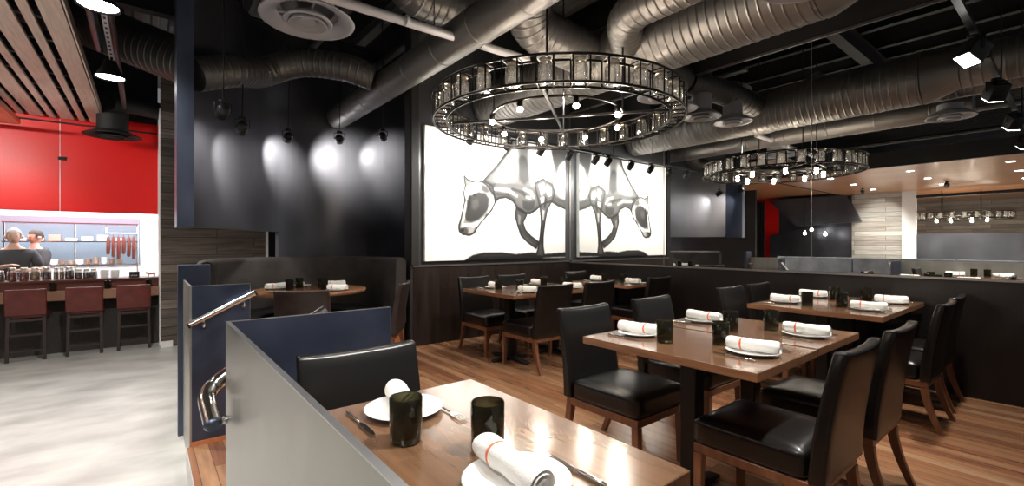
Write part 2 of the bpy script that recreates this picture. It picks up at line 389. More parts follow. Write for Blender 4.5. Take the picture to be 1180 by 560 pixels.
b = MB(); b.box(XM-.014, XM-.001, YB-.014, YB-.001, .99, 3.30); struct(b.build('trim_corner', M['cap']))
b = MB(); b.box(2.505, 2.60, YB-.05, YB-.0, .99, H-.5); b.box(2.50, 2.53, YB-.03, YB+.13, 0, H-.5); struct(b.build('trim_pilaster', M['blackmatte']))
# curved dark steel alcove wall
def wallpath():
    A = Vector((.33, 5.05, 0)); B_ = Vector((1.41, 6.78, 0)); C_ = Vector((3.5, 6.78, 0))
    return arc([(A, 0), (B_, .75), (C_, 0)], 14)
wp = wallpath()
def strip(path, zlow, ztop, t):
    b = MB(); n = len(path); ofs = []
    for i, p in enumerate(path):
        d = (path[min(i+1, n-1)]-path[max(i-1, 0)]).normalized(); nr = Vector((-d.y, d.x, 0)); ofs.append(p+nr*t)
    vs_ = []
    for i in range(n):
        zl = zlow(path[i])
        vs_ += [(path[i].x, path[i].y, zl), (path[i].x, path[i].y, ztop), (ofs[i].x, ofs[i].y, ztop), (ofs[i].x, ofs[i].y, zl)]
    fs = []
    for i in range(n-1):
        for k in range(4): fs.append((4*i+k, 4*i+(k+1) % 4, 4*i+4+(k+1) % 4, 4*i+4+k))
    fs += [(0, 3, 2, 1), tuple(4*(n-1)+k for k in range(4))]
    return b.add(vs_, fs, 0, True)
i0 = next(i for i, p in enumerate(wp) if p.x > 1.32)
o = strip(wp[:i0+1], lambda p: 1.404, 3.9, .05).build('wall_alcove_hung', M['steelwall']); struct(o)
m_ = o.modifiers.new('split', 'EDGE_SPLIT'); m_.split_angle = rad(40)
o = strip(wp[i0:], lambda p: 0, 3.9, .05).build('wall_alcove_back', M['steelwall']); struct(o)
m_ = o.modifiers.new('split', 'EDGE_SPLIT'); m_.split_angle = rad(40)
b = MB(); b.box(.20, .318, 4.69, 5.05, 1.39, H); struct(b.build('trim_steel_column', M['steel']))
b = MB(); b.box(.20, .42, 4.55, 4.60, ZF, 1.08, bev=.004, seg=1); struct(b.build('trim_booth_guard', M['steel']))
# reclaimed wood wall and pillar
b = MB(); b.box(.172, 1.60, 8.62, 8.74, ZF, 3.75); struct(b.build('wall_reclaimed', M['barn']))
b = MB(); b.box(1.575, 1.612, 8.59, 8.615, .5, 1.50); b.box(.172, .32, 8.60, 8.618, ZF, ZF+.09); struct(b.build('trim_white', M['trim']))
b = MB(); b.box(1.60, 6, 9.6, 9.7, ZF, H); struct(b.build('wall_behind_alcove', M['blackmatte']))
# bar side
b = MB(); b.box(-4.5, .16, 10.0, 10.12, 1.76, 3.30); struct(b.build('wall_red', M['red']))
b = MB(); b.box(-1.052, -1.044, 9.992, 9.999, 1.76, 3.2); struct(b.build('trim_red_seam', M['trim']))
b = MB(); b.box(-4.5, .16, 9.96, 9.998, 3.13, 3.15); struct(b.build('trim_red_top', M['blackmatte']))
b = MB(); b.box(-4.5, .16, 10.0, 10.12, 3.32, H); struct(b.build('wall_over_red', M['blackmatte']))
b = MB(); b.box(-4.5, 1.6, 13.0, 13.1, ZF, 3.2)
struct(b.build('wall_kitchen_back', M['white']))
b = MB(); b.box(.16, .26, 8.76, 13.0, ZF, 3.3); struct(b.build('wall_kitchen_side', M['white']))
b = MB(); b.box(-4.5, .16, 10.13, 13.0, 2.75, 2.85); struct(b.build('ceiling_kitchen', M['white']))
b = MB(); b.box(-4.6, -4.5, 6.5, 13.0, ZF, H); struct(b.build('wall_left', M['blackmatte']))

# slatted ceiling panel over the bar
sl = empty('slatted_ceiling_panel', (-1.3, 7, 3.2), 0, 'oak slatted ceiling panel hanging over the bar at the left', 'ceiling panel')
x = -.54; k = 0
while x > -3.6:
    wd = .155 if k % 2 == 0 else .07
    b = MB(); b.box(x-wd+1.3, x+1.3, 4.3-7, 9.95-7, 0, .03); b.build('slat', M['slat'], sl)
    x -= wd+.057; k += 1
b = MB()
for y in np.arange(4.5, 9.9, .6): b.box(-2.3, .74, y-7-.03, y-7+.03, .031, .075)
b.build('carrier_rail', M['blackmatte'], sl)
b = MB(); b.box(.772, .785, 4.3-7, 9.95-7, -.005, .10); b.build('fascia', M['slat'], sl)

# ================================================================== painting with the cow
CX0, CX1, CZ0, CZ1 = 2.676, 5.10, 1.035, 2.71
def px2c(x, y):   # sketch units (600 wide) to canvas metres
    return (x, y)
def cow_canvas():
    nx, nz = 400, 276
    s_, c_ = math.sin(YAW), math.cos(YAW)
    def conv(pts):
        out = []
        for (x, y) in pts:
            px = 480+x/2.947; py = 120+y/2.947
            u = (px-590)/527.88; v = (280.92-py)/527.88
            dx, dy = u*c_+s_, -u*s_+c_; t = YB/dy
            out.append((dx*t, 1.25+v*t))
        return out
    xs = np.linspace(CX0, CX1, nx); zs = np.linspace(CZ0, CZ1, nz); X, Z = np.meshgrid(xs, zs)
    def mask(pts):
        p = conv(pts); ins = np.zeros(X.shape, bool); j = len(p)-1
        for i in range(len(p)):
            xi, zi = p[i]; xj, zj = p[j]
            with np.errstate(divide='ignore', invalid='ignore'):
                c = ((zi > Z) != (zj > Z)) & (X < (xj-xi)*(Z-zi)/(zj-zi+1e-12)+xi)
            ins ^= c; j = i
        return ins.astype(float)
    def blur(a, r):
        for _ in range(2):
            for ax in (0, 1):
                k = 2*r+1; pad = [(0, 0), (0, 0)]; pad[ax] = (r+1, r); q = np.pad(a, pad, mode='edge').cumsum(ax)
                a = (q[k:, :]-q[:-k, :])/k if ax == 0 else (q[:, k:]-q[:, :-k])/k
        return a
    g = np.full(X.shape, .92)
    def lay(pts, tone, edge=.0, soft=1, ew=5, amt=1.):
        nonlocal g
        m = mask(pts); a = blur(m, soft)*amt; inner = blur(m, ew)
        sh = tone*(1-edge*np.clip((1-inner)*1.9, 0, 1))
        g = g*(1-a)+sh*a
    k8 = lambda pts: [(.9688*x-5.9, .9688*y+20.6) for x, y in pts]
    def lay8(pts, tone, edge=.0, soft=1, ew=5, amt=1.): lay(k8(pts), tone, edge, soft, ew, amt)
    # ground
    lay8([(160, 530), (195, 508), (230, 500), (300, 499), (345, 505), (400, 499), (440, 505), (530, 497), (530, 530)], .14, .3, 1, 4)
    lay8([(230, 503), (330, 504), (330, 512), (215, 514)], .32, 0, 2)
    lay8([(440, 516), (530, 512), (530, 518), (440, 521)], .75, 0, 1)
    body = [(272, 325), (262, 268), (228, 250), (250, 225), (275, 200), (300, 165), (320, 140), (345, 60), (540, 60), (540, 352), (522, 350), (490, 335), (470, 322), (440, 330), (415, 352), (395, 365), (370, 362), (352, 350), (335, 322), (310, 308), (285, 312)]
    lay8(body, .46, .55, 1, 5)
    lay8([(285, 215), (325, 150), (350, 120), (352, 180), (345, 240), (300, 262), (272, 250)], .97, 0, 6, 5, .75)
    lay8([(390, 60), (462, 60), (470, 150), (480, 225), (455, 262), (430, 248), (402, 268), (388, 200)], 1.0, 0, 3, 5, 1.)
    lay8([(355, 172), (365, 160), (380, 168), (390, 195), (389, 248), (374, 264), (357, 245)], .27, 0, 3, 5, .92)
    lay8([(466, 60), (530, 60), (530, 190), (512, 185), (500, 195), (488, 225), (478, 190), (470, 150)], .34, 0, 2, 5, .9)
    lay8([(498, 195), (515, 180), (530, 190), (530, 285), (500, 262), (488, 235)], .98, 0, 3, 5, .9)
    lay8([(478, 240), (500, 268), (530, 292), (530, 318), (500, 308), (482, 285)], .88, 0, 3, 5, .8)
    lay8([(470, 300), (500, 312), (530, 322), (530, 352), (490, 338), (470, 325)], .36, .2, 2, 5, .95)
    # neck and chest folds
    lay8([(240, 262), (290, 255), (345, 262), (400, 272), (422, 300), (424, 335), (395, 362), (365, 360), (345, 335), (320, 308), (282, 305), (255, 290)], .44, .15, 2, 6, .85)
    for q, t_ in (([(262, 272), (320, 276), (352, 300), (350, 308), (318, 288), (262, 282)], .80), ([(275, 290), (318, 294), (345, 318), (340, 322), (312, 302), (275, 298)], .30), ([(330, 272), (372, 285), (392, 310), (386, 314), (364, 294), (328, 280)], .25),
                  ([(372, 272), (402, 285), (412, 312), (404, 310), (392, 292), (370, 280)], .85), ([(368, 318), (392, 322), (412, 318), (408, 345), (388, 355), (370, 345)], .28), ([(378, 300), (396, 304), (400, 314), (380, 312)], .78), ([(250, 262), (275, 258), (262, 285), (248, 278)], .30)):
        lay8(q, t_, 0, 1, 4, .85)
    # bent foreleg
    LEG1 = [(345, 340), (342, 375), (350, 405), (362, 440), (385, 463), (416, 486), (426, 462), (398, 441), (379, 420), (371, 395), (384, 368), (372, 352)]
    lay8(LEG1, .36, .45, 1, 3)
    lay8([(352, 365), (362, 372), (360, 402), (353, 400)], .6, 0, 1, 3, .8); lay8([(366, 432), (390, 452), (410, 470), (404, 474), (380, 458)], .5, 0, 1, 3, .6)
    # standing foreleg
    LEG2 = [(408, 258), (418, 300), (428, 340), (433, 400), (428, 450), (420, 490), (413, 513), (446, 514), (441, 480), (441, 440), (448, 390), (456, 350), (473, 318), (482, 290), (472, 262), (440, 240)]
    lay8(LEG2, .42, .5, 1, 4)
    for q, t_ in (([(424, 262), (442, 255), (450, 282), (434, 302)], .97), ([(452, 262), (468, 274), (470, 300), (458, 304), (450, 285)], .95), ([(430, 308), (444, 304), (446, 325), (434, 330)], .85), ([(446, 300), (454, 312), (448, 345), (442, 340)], .2),
                  ([(436, 350), (446, 352), (442, 385), (438, 385)], .75), ([(432, 390), (446, 392), (440, 470), (428, 470)], .3)):
        lay8(q, t_, 0, 1, 4, .88)
    # head
    HEAD = [(162, 226), (175, 242), (192, 250), (208, 247), (228, 250), (244, 262), (256, 280), (270, 300), (273, 325), (262, 350), (240, 376), (222, 396), (208, 416), (200, 431), (185, 439), (160, 437), (146, 425), (144, 405), (151, 385), (159, 350), (165, 320), (162, 290), (167, 265), (163, 242)]
    lay8(HEAD, .62, .62, 1, 3)
    for q, t_, so in (([(166, 272), (182, 268), (184, 290), (172, 312), (166, 300)], .97, 1), ([(196, 256), (214, 252), (222, 266), (219, 283), (203, 290), (194, 275)], .99, 1), ([(228, 262), (244, 272), (252, 288), (240, 290), (226, 282)], .38, 1),
                  ([(190, 300), (214, 289), (238, 293), (250, 312), (248, 344), (232, 368), (211, 385), (190, 393), (171, 389), (166, 370), (173, 345), (174, 320)], .30, 1), ([(192, 318), (214, 312), (216, 336), (204, 352), (190, 345)], .42, 2), ([(180, 302), (188, 300), (184, 340), (176, 352)], .16, 1),
                  ([(252, 294), (268, 304), (269, 328), (257, 350), (244, 368), (250, 340), (256, 315)], .97, 1), ([(166, 325), (172, 322), (166, 375), (160, 398), (154, 398)], .97, 1), ([(156, 398), (190, 398), (213, 390), (240, 370), (236, 384), (214, 408), (195, 412), (175, 408), (154, 412)], .97, 1),
                  ([(149, 414), (170, 410), (178, 420), (176, 432), (158, 434), (148, 426)], .40, 1), ([(153, 418), (162, 416), (163, 424), (154, 426)], .12, 1), ([(180, 414), (202, 412), (196, 430), (180, 435)], .72, 1), ([(165, 232), (178, 246), (188, 256), (180, 268), (168, 262)], .5, 1), ([(196, 296), (206, 292), (208, 300), (198, 304)], .06, 0)):
        lay8(q, t_, 0, so, 4, .93)
    for q, d_, w_ in ((body, .75, 3), (HEAD, .8, 2), (LEG1, .6, 2), (LEG2, .6, 2)):
        m = mask(k8(q)); a = blur(m, 1); inn = blur(m, w_); g = g*(1-d_*np.clip((1-inn)*2.8, 0, 1)*np.clip(a*1.3, 0, 1))
    # soft tonal grain of the print
    rng = np.random.RandomState(3); gr = blur(rng.rand(*X.shape), 4)-.5
    g = np.clip(g+gr*.12*(g < .85), .02, .93); g = np.where(g < .92, .92*(g/.92)**3.3, g)
    vs_ = np.stack([X.ravel(), np.full(X.size, YB-.062), Z.ravel()], 1)
    idx = np.arange(nx*nz).reshape(nz, nx)
    fs = np.stack([idx[:-1, :-1].ravel(), idx[:-1, 1:].ravel(), idx[1:, 1:].ravel(), idx[1:, :-1].ravel()], 1)
    me = bpy.data.meshes.new('canvas'); me.from_pydata(vs_.tolist(), [], fs.tolist())
    at = me.color_attributes.new('print', 'FLOAT_COLOR', 'POINT')
    gg = g.ravel(); c4 = np.stack([gg*1.0, gg*.985, gg*.96, np.ones_like(gg)], 1).astype(np.float32)
    at.data.foreach_set('color', c4.ravel()); me.update()
    m = bpy.data.materials.new('cow_print'); m.use_nodes = True; nt = m.node_tree
    a = N(nt, 'ShaderNodeVertexColor'); a.layer_name = 'print'
    nt.links.new(a.outputs[0], nt.nodes['Principled BSDF'].inputs['Base Color']); nt.nodes['Principled BSDF'].inputs['Roughness'].default_value = .6
    me.materials.append(m)
    o = bpy.data.objects.new('canvas', me); COL.objects.link(o); return o
pt = empty('cow_painting', (0, 0, 0), 0, 'huge black and white picture of a walking cow above the dark wainscot', 'painting')
cv = cow_canvas(); cv.parent = pt
b = MB(); b.box(CX0, CX1, YB-.061, YB-.002, CZ0, CZ1); b.build('canvas_box', M['white'], pt)

# ================================================================== guard panels and rails
def guard(name, label, xs, ys, z, bot, yb, th=.012):
    """steel sheet along Y at xs[0], turned along X at yb"""
    e = empty(name, (xs[0], yb, bot), 0, label, 'guard panel')
    x0 = 0; hz = z-bot
    lo, hi = sorted((ys-yb, 0.))
    b = MB(); b.box(0, th, lo, hi, 0, hz); b.build('side_sheet', M['guard'], e)
    b = MB(); b.box(th+.0005, xs[1]-xs[0], (-th if ys < yb else 0), (0 if ys < yb else th), 0, hz); b.build('return_sheet', M['guard_shaded'], e)
    b = MB(); b.box(-.001, th+.001, lo, hi, hz+.0005, hz+.003); b.box(th+.001, xs[1]-xs[0], (-th if ys < yb else 0), (0 if ys < yb else th), hz+.0005, hz+.003)
    b.box(xs[1]-xs[0]+.0005, xs[1]-xs[0]+.003, (-th if ys < yb else 0), (0 if ys < yb else th), 0, hz); b.build('bright_edge', M['edge'], e)
    return e
guard('steel_guard', 'large brushed steel guard panel beside the front table', (.235, .885), -.6, .955, ZF, 2.02)
guard('steel_guard', 'small steel guard panel with handrail, in front of the round booth', (.235, .60), 4.55, .955, ZF, 3.85)
e = empty('handrail', (.26, 3.79, .70), 0, 'short sloping stainless handrail fixed to the small steel panel', 'handrail')
b = MB(); b.tube([(-.03, 0, 0), (.36, 0, .19)], .021, 16); b.build('rail', M['chrome'], e)
for t in (.22, .84):
    b = MB(); p = Vector((-.03+.39*t, 0, .19*t)); b.tube(arc([(p, 0), (p+Vector((0, 0, -.07)), .03), (p+Vector((0, .055, -.07)), 0)]), .006, 8); b.tube([p+Vector((0, .048, -.07)), p+Vector((0, .058, -.07))], .018, 12); b.build('bracket', M['chrome'], e)
for s_, p in ((-1, Vector((-.03, 0, 0))), (1, Vector((.36, 0, .19)))):
    d = Vector((.39, 0, .19)).normalized()*s_; b = MB(); b.tube([p, p+d*.012], .024, 16); b.build('end_cap', M['black'], e)
e = empty('handrail', (.20, 1.9, .6), 0, 'bent stainless handrail wrapping round the edge of the large steel guard', 'handrail')

b = MB(); b.tube(arc([((.62, 2.085, .955), 0), ((.235, 2.085, .735), .05), ((.172, 2.06, .69), .05), ((.185, 1.93, .612), 0)]), .028, 20); b.build('rail', M['chrome'], e)
b = MB(); d = Vector((.013, -.13, -.078)).normalized(); p = Vector((.185, 1.93, .612)); b.tube([p, p+d*.006, p+d*.016], .026, 18, radii=[.0295, .0295, .021]); b.build('end_cap', M['steel'], e)
b = MB(); b.tube([(.186, 1.95, .606), (.234, 1.965, .606)], .006, 10); b.tube([(.222, 1.962, .606), (.2345, 1.965, .606)], .015, 12); b.build('bracket', M['chrome'], e)
b = MB(); b.tube([(.5, 2.085, .86), (.5, 2.085, .82), (.5, 2.034, .82)], .006, 10); b.build('bracket', M['chrome'], e)
for c in e.children:
    for v in c.data.vertices: v.co -= Vector((.20, 1.9, .6))

# ================================================================== ceiling services
duct([(3.67, 5.06, 3.12), (3.67, 1.14, 3.12)], .29, M['duct'], 'largest ribbed round duct running towards the picture wall at the upper right', .075)
b = MB(); b.tube([(3.67, 1.13, 3.12), (3.67, 1.10, 3.12), (3.67, .86, 3.14), (3.67, .83, 3.14)], .3, 36, radii=[.298, .29, .22, .225])
tag(b.build('duct_reducer', M['duct']), 'smooth tapered reducer on the near end of the largest ribbed duct', 'duct')
duct([(3.67, .825, 3.14), (3.67, -2.2, 3.14)], .215, M['duct'], 'narrower ribbed duct beyond the tapered reducer, reflected at the right', .085)
duct(arc([((3.04, -.6, 3.12), 0), ((3.04, 2.36, 3.12), .24), ((3.42, 2.60, 3.08), 0)], 14), .148, M['duct'], 'ribbed duct bending from the top edge into the largest duct', .07)
duct(arc([((2.35, 2.5, 3.75), 0), ((2.66, 3.18, 3.24), .28), ((3.36, 3.05, 3.10), 0)], 14), .205, M['duct'], 'ribbed duct curving down behind the ring chandelier', .075)
duct(arc([((3.95, 2.85, 3.15), 0), ((4.6, 2.98, 3.25), .3), ((5.20, 3.12, 3.30), 0)], 8), .155, M['darkduct'], 'short branch duct between the largest duct and the mirror wall', .09)
duct([(2.15, 6.7, 3.06), (2.15, .9, 3.06)], .155, M['duct'], 'long slim round duct slanting across the ceiling towards the alcove', .6, bump=.005)
duct(arc([((1.85, 4.0, 4.2), 0), ((1.95, 4.2, 3.74), .25), ((2.75, 4.2, 3.74), .25), ((3.0, 4.2, 4.2), 0)], 10), .20, M['duct'], 'short ribbed duct touching the top edge left of the largest duct', .09)
duct(arc([((.322, 4.835, 2.72), 0), ((.62, 4.99, 2.87), .1), ((.957, 5.45, 3.05), .2), ((1.309, 5.355, 3.248), .25), ((1.716, 5.029, 3.172), .1), ((1.98, 4.94, 3.10), 0)], 12), .145, M['darkduct'], 'bent dark ribbed duct crossing above the hanging wall spotlights', .07)
duct([(-2.0, 9.3, 5.0-.2), (-.96, 8.45, 4.33), (-.07, 7.74, 3.86), (1.3, 6.75, 3.2)], .29, M['darkduct'], 'dark ribbed duct sloping down behind the steel column on the left', .085)
b = MB(); b.tube([(.0, 3.38, 3.0), (2.84, 3.31, 3.0)], .036, 14)
for x in (.9, 1.6, 2.3): b.tube([(x-.012, 3.36-(x*.0246), 3.0), (x+.012, 3.36-(x*.0246), 3.0)], .044, 14)
tag(b.build('sprinkler_pipe', M['whitepipe']), 'pale straight pipe crossing under the ceiling left of the ring chandelier', 'pipe')
def pipe(p, r, label, m='darkduct', grp=None): b = MB(); b.tube(p, r, 12); return tag(b.build('service_pipe', M[m]), label, 'pipe', grp)
pipe([(1.3, 3.9, 3.3), (2.4, 3.9, 3.3)], .022, 'thin grey pipe parallel to and behind the pale pipe')
pipe([(2.62, 6.5, 3.82), (2.62, 4.5, 3.82)], .05, 'dark pipe just right of the long slim duct')
pipe([(3.05, 5.1, 3.8), (3.05, 3.5, 3.8)], .045, 'second dark pipe right of the long slim duct')
pipe([(1.55, 6.5, 3.6), (1.55, 3.4, 3.6)], .05, 'dark pipe left of the long slim duct')
pipe([(3.4, 5.1, 3.9), (3.4, 3.2, 3.9)], .04, 'third dark pipe right of the long slim duct')
pipe([(-.25, 9.5, 3.3), (-.25, 4.0, 3.3)], .03, 'dark rail pipe under the sloping duct on the left')
pipe([(4.6, 5.0, 3.95), (4.6, -2.0, 3.95)], .05, 'dark pipe between the largest duct and the mirror')
pipe([(1.2, 2.4, 3.7), (1.2, -2.0, 3.7)], .06, 'grey pipe over the middle tables, visible in the mirror')
pipe([(.2, 2.2, 3.4), (.2, -2.0, 3.4)], .05, 'grey pipe beside the ribbed duct, visible in the mirror')
pipe([(-.35, 6.0, 3.15), (-.35, -2.0, 3.15)], .035, 'black pipe along the edge of the cedar ceiling, seen in the mirror', 'black')
for i, (x, y, z) in enumerate([(.95, 3.35, 3.03), (1.845, 3.33, 3.03), (2.62, 3.31, 3.03)]):
    b = MB(); b.tube([(x, y, z), (x, y, H-.02)], .004, 6); tag(b.build('hanger_rod', M['black']), ['left', 'middle', 'right'][i]+' thin rod holding the pale pipe', 'rod', 'rods holding the pale pipe')

def diffuser(loc, rin, rout, neck, top, label, m='diffuser', name='air_diffuser'):
    e = empty(name, loc, 0, label, 'air vent', None)
    b = MB(); b.lathe([(rin*.98, .02), (rin*1.02, .0), (rout*.93, -.035), (rout, -.04), (rout*1.01, -.03), (rout*.97, -.02), (rin*1.05, .03), (neck, .05)], 48); b.build('flange', M[m], e)
    b = MB(); b.lathe([(rin*.62, -.045), (rin*.72, -.055), (rin*.80, -.045), (rin*.70, -.02), (rin*.45, .02)], 48); b.lathe([(rin*.30, -.02), (rin*.60, -.075), (rin*.63, -.07), (rin*.45, -.01), (rin*.2, .02)], 48); b.build('cone', M[m], e)
    b = MB(); b.lathe([(rin*.26, -.02), (rin*.28, -.06), (rin*.24, -.055), (0, -.05)], 32)
    for a in range(3):
        t = a*2*PI/3+.5; b.tube([(rin*.2*cos(t), rin*.2*sin(t), .0), (rin*1.0*cos(t), rin*1.0*sin(t), .03)], .008, 6)
    b.build('hub', M[m], e)
    b = MB(); b.lathe([(neck, .05), (neck, top)], 32); b.build('neck', M[m], e)
    return e
diffuser((.968, 3.707, 2.99), .22, .335, .19, .75, 'large grey round ceiling diffuser near the top edge, right of the steel column')
diffuser((-.394, 9.276, 2.93), .22, .35, .19, .30, 'dark round diffuser on a drop duct in front of the red wall', 'blackmatte')
b = MB(); b.tube([(-.394, 9.05, 3.38), (.17, 9.3, 3.38)], .13, 24); b.tube([(-.394, 9.276, 3.231), (-.394, 9.276, 3.5)], .19, 24)
tag(b.build('branch_duct', M['blackmatte']), 'black branch duct feeding the dark diffuser by the red wall', 'duct')
for i, (loc, lb) in enumerate([((4.98, 3.06, 2.90), 'round diffuser nearest the mirror, under the short branch duct'), ((4.42, 2.93, 2.90), 'round diffuser between the largest duct and the mirror'), ((2.99, 1.01, 2.80), 'round diffuser over the middle tables, visible only in the mirror')]):
    diffuser(loc, .15, .235, .12, .25 if i < 2 else .12, lb)

# ================================================================== ring chandelier
def make_jar():
    b = MB(); r = .052
    b.lathe([(.0, .0), (r*.85, .0), (r, .012), (r, .105), (r*.92, .125), (r*.72, .138), (r*.72, .150)], 16)
    return b
def chandelier(loc, R, label, jars=28, top=1.9, group=None, pw=13):
    e = empty('ring_chandelier', loc, 0, label, 'chandelier', group)
    Ri = R-.115; h = .185
    b = MB()
    for rr, z in ((R, 0), (R, h), (Ri, 0), (Ri, h)): b.torus(rr, .0095, (0, 0, z), 96, 6)
    n = jars*2
    for k in range(n):
        a = 2*PI*(k+(-.03 if k % 2 else .03))/n + 0
        c, s_ = cos(a), sin(a)
        for rr in (R, Ri): b.tube([(rr*c, rr*s_, 0), (rr*c, rr*s_, h)], .0066, 5)
        for z in (0, h): b.tube([(Ri*c, Ri*s_, z), (R*c, R*s_, z)], .0058, 5)
    b.build('ring_cage', M['ring'], e)
    jm = None
    for k in range(jars):
        a = 2*PI*(2*k+.5)/n; p = ((R-.057)*cos(a), (R-.057)*sin(a), .012)
        if jm is None: jm = make_jar().build('jar', M['jar'], e, p)
        else:
            o = jm.copy(); COL.objects.link(o); o.parent = e; o.location = p
        if k == 0:
            lb = MB(); lb.lathe([(.0, .165), (.040, .165), (.042, .158), (.042, .146), (.039, .145)], 14); lm = lb.build('jar_lid', M['lid'], jm)
        else:
            l = lm.copy(); COL.objects.link(l); l.parent = o
    rs = R*.53
    b = MB(); b.torus(rs, .011, (0, 0, .07), 72, 8)
    b.build('inner_ring', M['ring'], e)
    b = MB()
    for a in (YAW, YAW+PI/2):
        c, s_ = cos(a), sin(a); b.box(-Ri, Ri, -.011, .011, .055, .075, mat4=Matrix.Rotation(a, 4, 'Z'))
    b.build('cross_bar', M['ring'], e)
    for k in range(4):
        a = YAW+k*PI/2; b = MB(); b.tube([(rs*cos(a), rs*sin(a), .075), (rs*cos(a), rs*sin(a), top)], .008, 8); b.build('hanging_rod', M['black'], e)
    for k in range(8):
        a = YAW+PI/8+k*PI/4; x, y = rs*cos(a), rs*sin(a)
        b = MB(); b.lathe([(.012, .065), (.022, .06), (.024, .03), (.019, .012)], 14, c=(x, y, 0)); o = b.build('lamp_socket', M['ring'], e)
        b = MB(); b.lathe([(.001, -.030), (.018, -.024), (.026, -.004), (.016, .012)], 14, c=(x, y, 0)); b.build('bulb', M['bulb'], o)
        if pw:
            d = bpy.data.lights.new('chandelier_bulb_light', 'POINT'); d.energy = pw; d.color = WARM; d.shadow_soft_size = .025
            l = bpy.data.objects.new('chandelier_bulb_light', d); COL.objects.link(l); l.location = Vector(loc)+Vector((x, y, -.05))
    return e
chandelier((2.87, 2.955, 2.32), 1.09, 'large black ring chandelier of glass jars hanging over the dining tables', top=2.3)
chandelier((-8.4, 2.3, 1.98), 1.1, 'farther ring chandelier of glass jars, seen only in the mirror over the far hall', jars=26, top=.85, pw=22)
spot('added_ring_fill', (-8.4, 2.3, 2.7), (-8.4, 2.3, 0), 500, 120, .8)  # extra spot added above the far ring to brighten its jars

# ================================================================== spotlights
def lamp_head(name, loc, aim, label, r=.055, ln=.13, top=None, group=None, lens='lens', square=False):
    """a can on a yoke with a stem or cable up to `top`"""
    e = empty(name, loc, 0, label, 'spotlight', group)
    d = (Vector(aim)-Vector(loc)).normalized(); q = d.to_track_quat('-Z', 'Y').to_matrix().to_4x4()
    bm = bmesh.new()
    b = MB()
    if square:
        b.box(-r, r, -r, r, -ln*.55, ln*.45, bev=.006, mat4=q); 
        b.box(-r*.6, r*.6, -r*.6, r*.6, ln*.45, ln*.6, bev=.006, mat4=q)
    else:
        t = MB(); t.lathe([(0, ln*.5), (r*.7, ln*.5), (r*.8, ln*.42), (r, ln*.2), (r, -ln*.5), (r*.86, -ln*.5), (r*.8, -ln*.3)], 20)
        b.add([q @ Vector(v) for v in t.v], t.f, 0, True)
    bm.free(); b.build('can', M['black'], e)
    t = MB(); t.lathe([(0, -ln*.40), (r*.82, -ln*.40)], 20); z = -ln*.40
    if square:
        t = MB(); t.box(-r*.86, r*.86, -r*.86, r*.86, -ln*.56-.003, -ln*.56)
    t2 = MB(); t2.add([q @ Vector(v) for v in t.v], t.f, 0, False); t2.build('lens', M[lens], e)
    b = MB(); side = d.cross(Vector((0, 0, 1))).normalized()*(r+.012)
    b.tube([side*.8, side+Vector((0, 0, .0)), side+Vector((0, 0, r+.02)), -side+Vector((0, 0, r+.02)), -side, -side*.8], .006, 6)
    b.lathe([(.0, 0), (.035, 0), (.035, .025), (0, .025)], 16, c=(0, 0, r+.02)); b.build('yoke', M['black'], e)
    if top: 
        b = MB(); b.tube([(0, 0, r+.045), (.012, 0, (top-loc[2])*.3), (-.006, .006, (top-loc[2])*.6), (0, 0, top-loc[2])], .006, 6); b.build('cable', M['black'], e)
    return e
wl = ['leftmost hanging spotlight in front of the dark steel wall', 'second hanging spotlight from the left on the dark steel wall', 'middle hanging spotlight in front of the dark steel wall', 'fourth hanging spotlight from the left on the dark steel wall', 'rightmost hanging spotlight in front of the dark steel wall']
for (a, t), l in zip(WALL_HEADS, wl): lamp_head('hanging_spotlight', a, t, l, .05, .12, 4.69)
pl = ['first', 'second', 'third', 'fourth', 'fifth']
for i, a in enumerate(PAINT_HEADS): lamp_head('picture_spotlight', a, (a[0], 5.12, 1.8), pl[i]+' black picture light from the left on the rail above the cow painting', .045, .13)
b = MB(); b.box(2.6, XM-.03, 4.43, 4.47, 2.56, 2.59)
for x in (3.0, 4.0, 5.0): b.tube([(x, 4.45, 2.59), (x, 4.45, 4.28)], .005, 6)
tag(b.build('track_rail', M['black']), 'black track rail above the cow painting', 'rail')
tl = ['track spotlight nearest the mirror, bright square head high at the right', 'second track spotlight from the mirror, at the right', 'third track spotlight from the mirror, reflected at the right', 'farthest track spotlight from the mirror, reflected at the right edge']
for i, (a, t) in enumerate(TRACK_HEADS): lamp_head('track_spotlight', a, (a[0]-.35, a[1]+.25, a[2]-.6), tl[i], .062, .15, None, None, 'hot', True)
b = MB(); b.box(-1.2, XM-.03, .475, .515, 2.745, 2.78)
for x in (-.5, 1.9, 4.2): b.tube([(x, .495, 2.78), (x, .495, 4.28)], .006, 6)
tag(b.build('track_rail', M['black']), 'black track rail over the near tables carrying square spotlights', 'rail')
for i, (a, t) in enumerate(RED_FILLS): lamp_head('added_washer', a, t, ['added unseen black washer lighting the middle of the red wall', 'added unseen black washer lighting the left of the red wall'][i], .05, .12, 4.0)
for i, a in enumerate(DOWN_HEADS):
    e = empty('bell_downlight', a, 0, ['bright round downlight at the lower end of the perforated strip, left', 'brightest round downlight at the top left corner'][i], 'downlight')
    b = MB(); b.lathe([(0, .14), (.05, .14), (.06, .11), (.085, .04), (.125, -.03), (.13, -.04), (.12, -.035), (.08, .03)], 28); b.build('shade', M['black'], e)
    b = MB(); b.lathe([(0, -.022), (.115, -.028)], 28); b.build('lens', M['hot'], e)
e = empty('hanging_strip', (-.28, 5.5, 3.2), 0, 'perforated metal strip carrying the two bar downlights', 'rail')
b = MB(); b.box(-.02, .02, -1.3, 1.35, 0, .006); b.box(-.02, -.017, -1.3, 1.35, .006, .03); b.box(.017, .02, -1.3, 1.35, .006, .03); b.build('channel', M['whitepipe'], e)
b = MB()
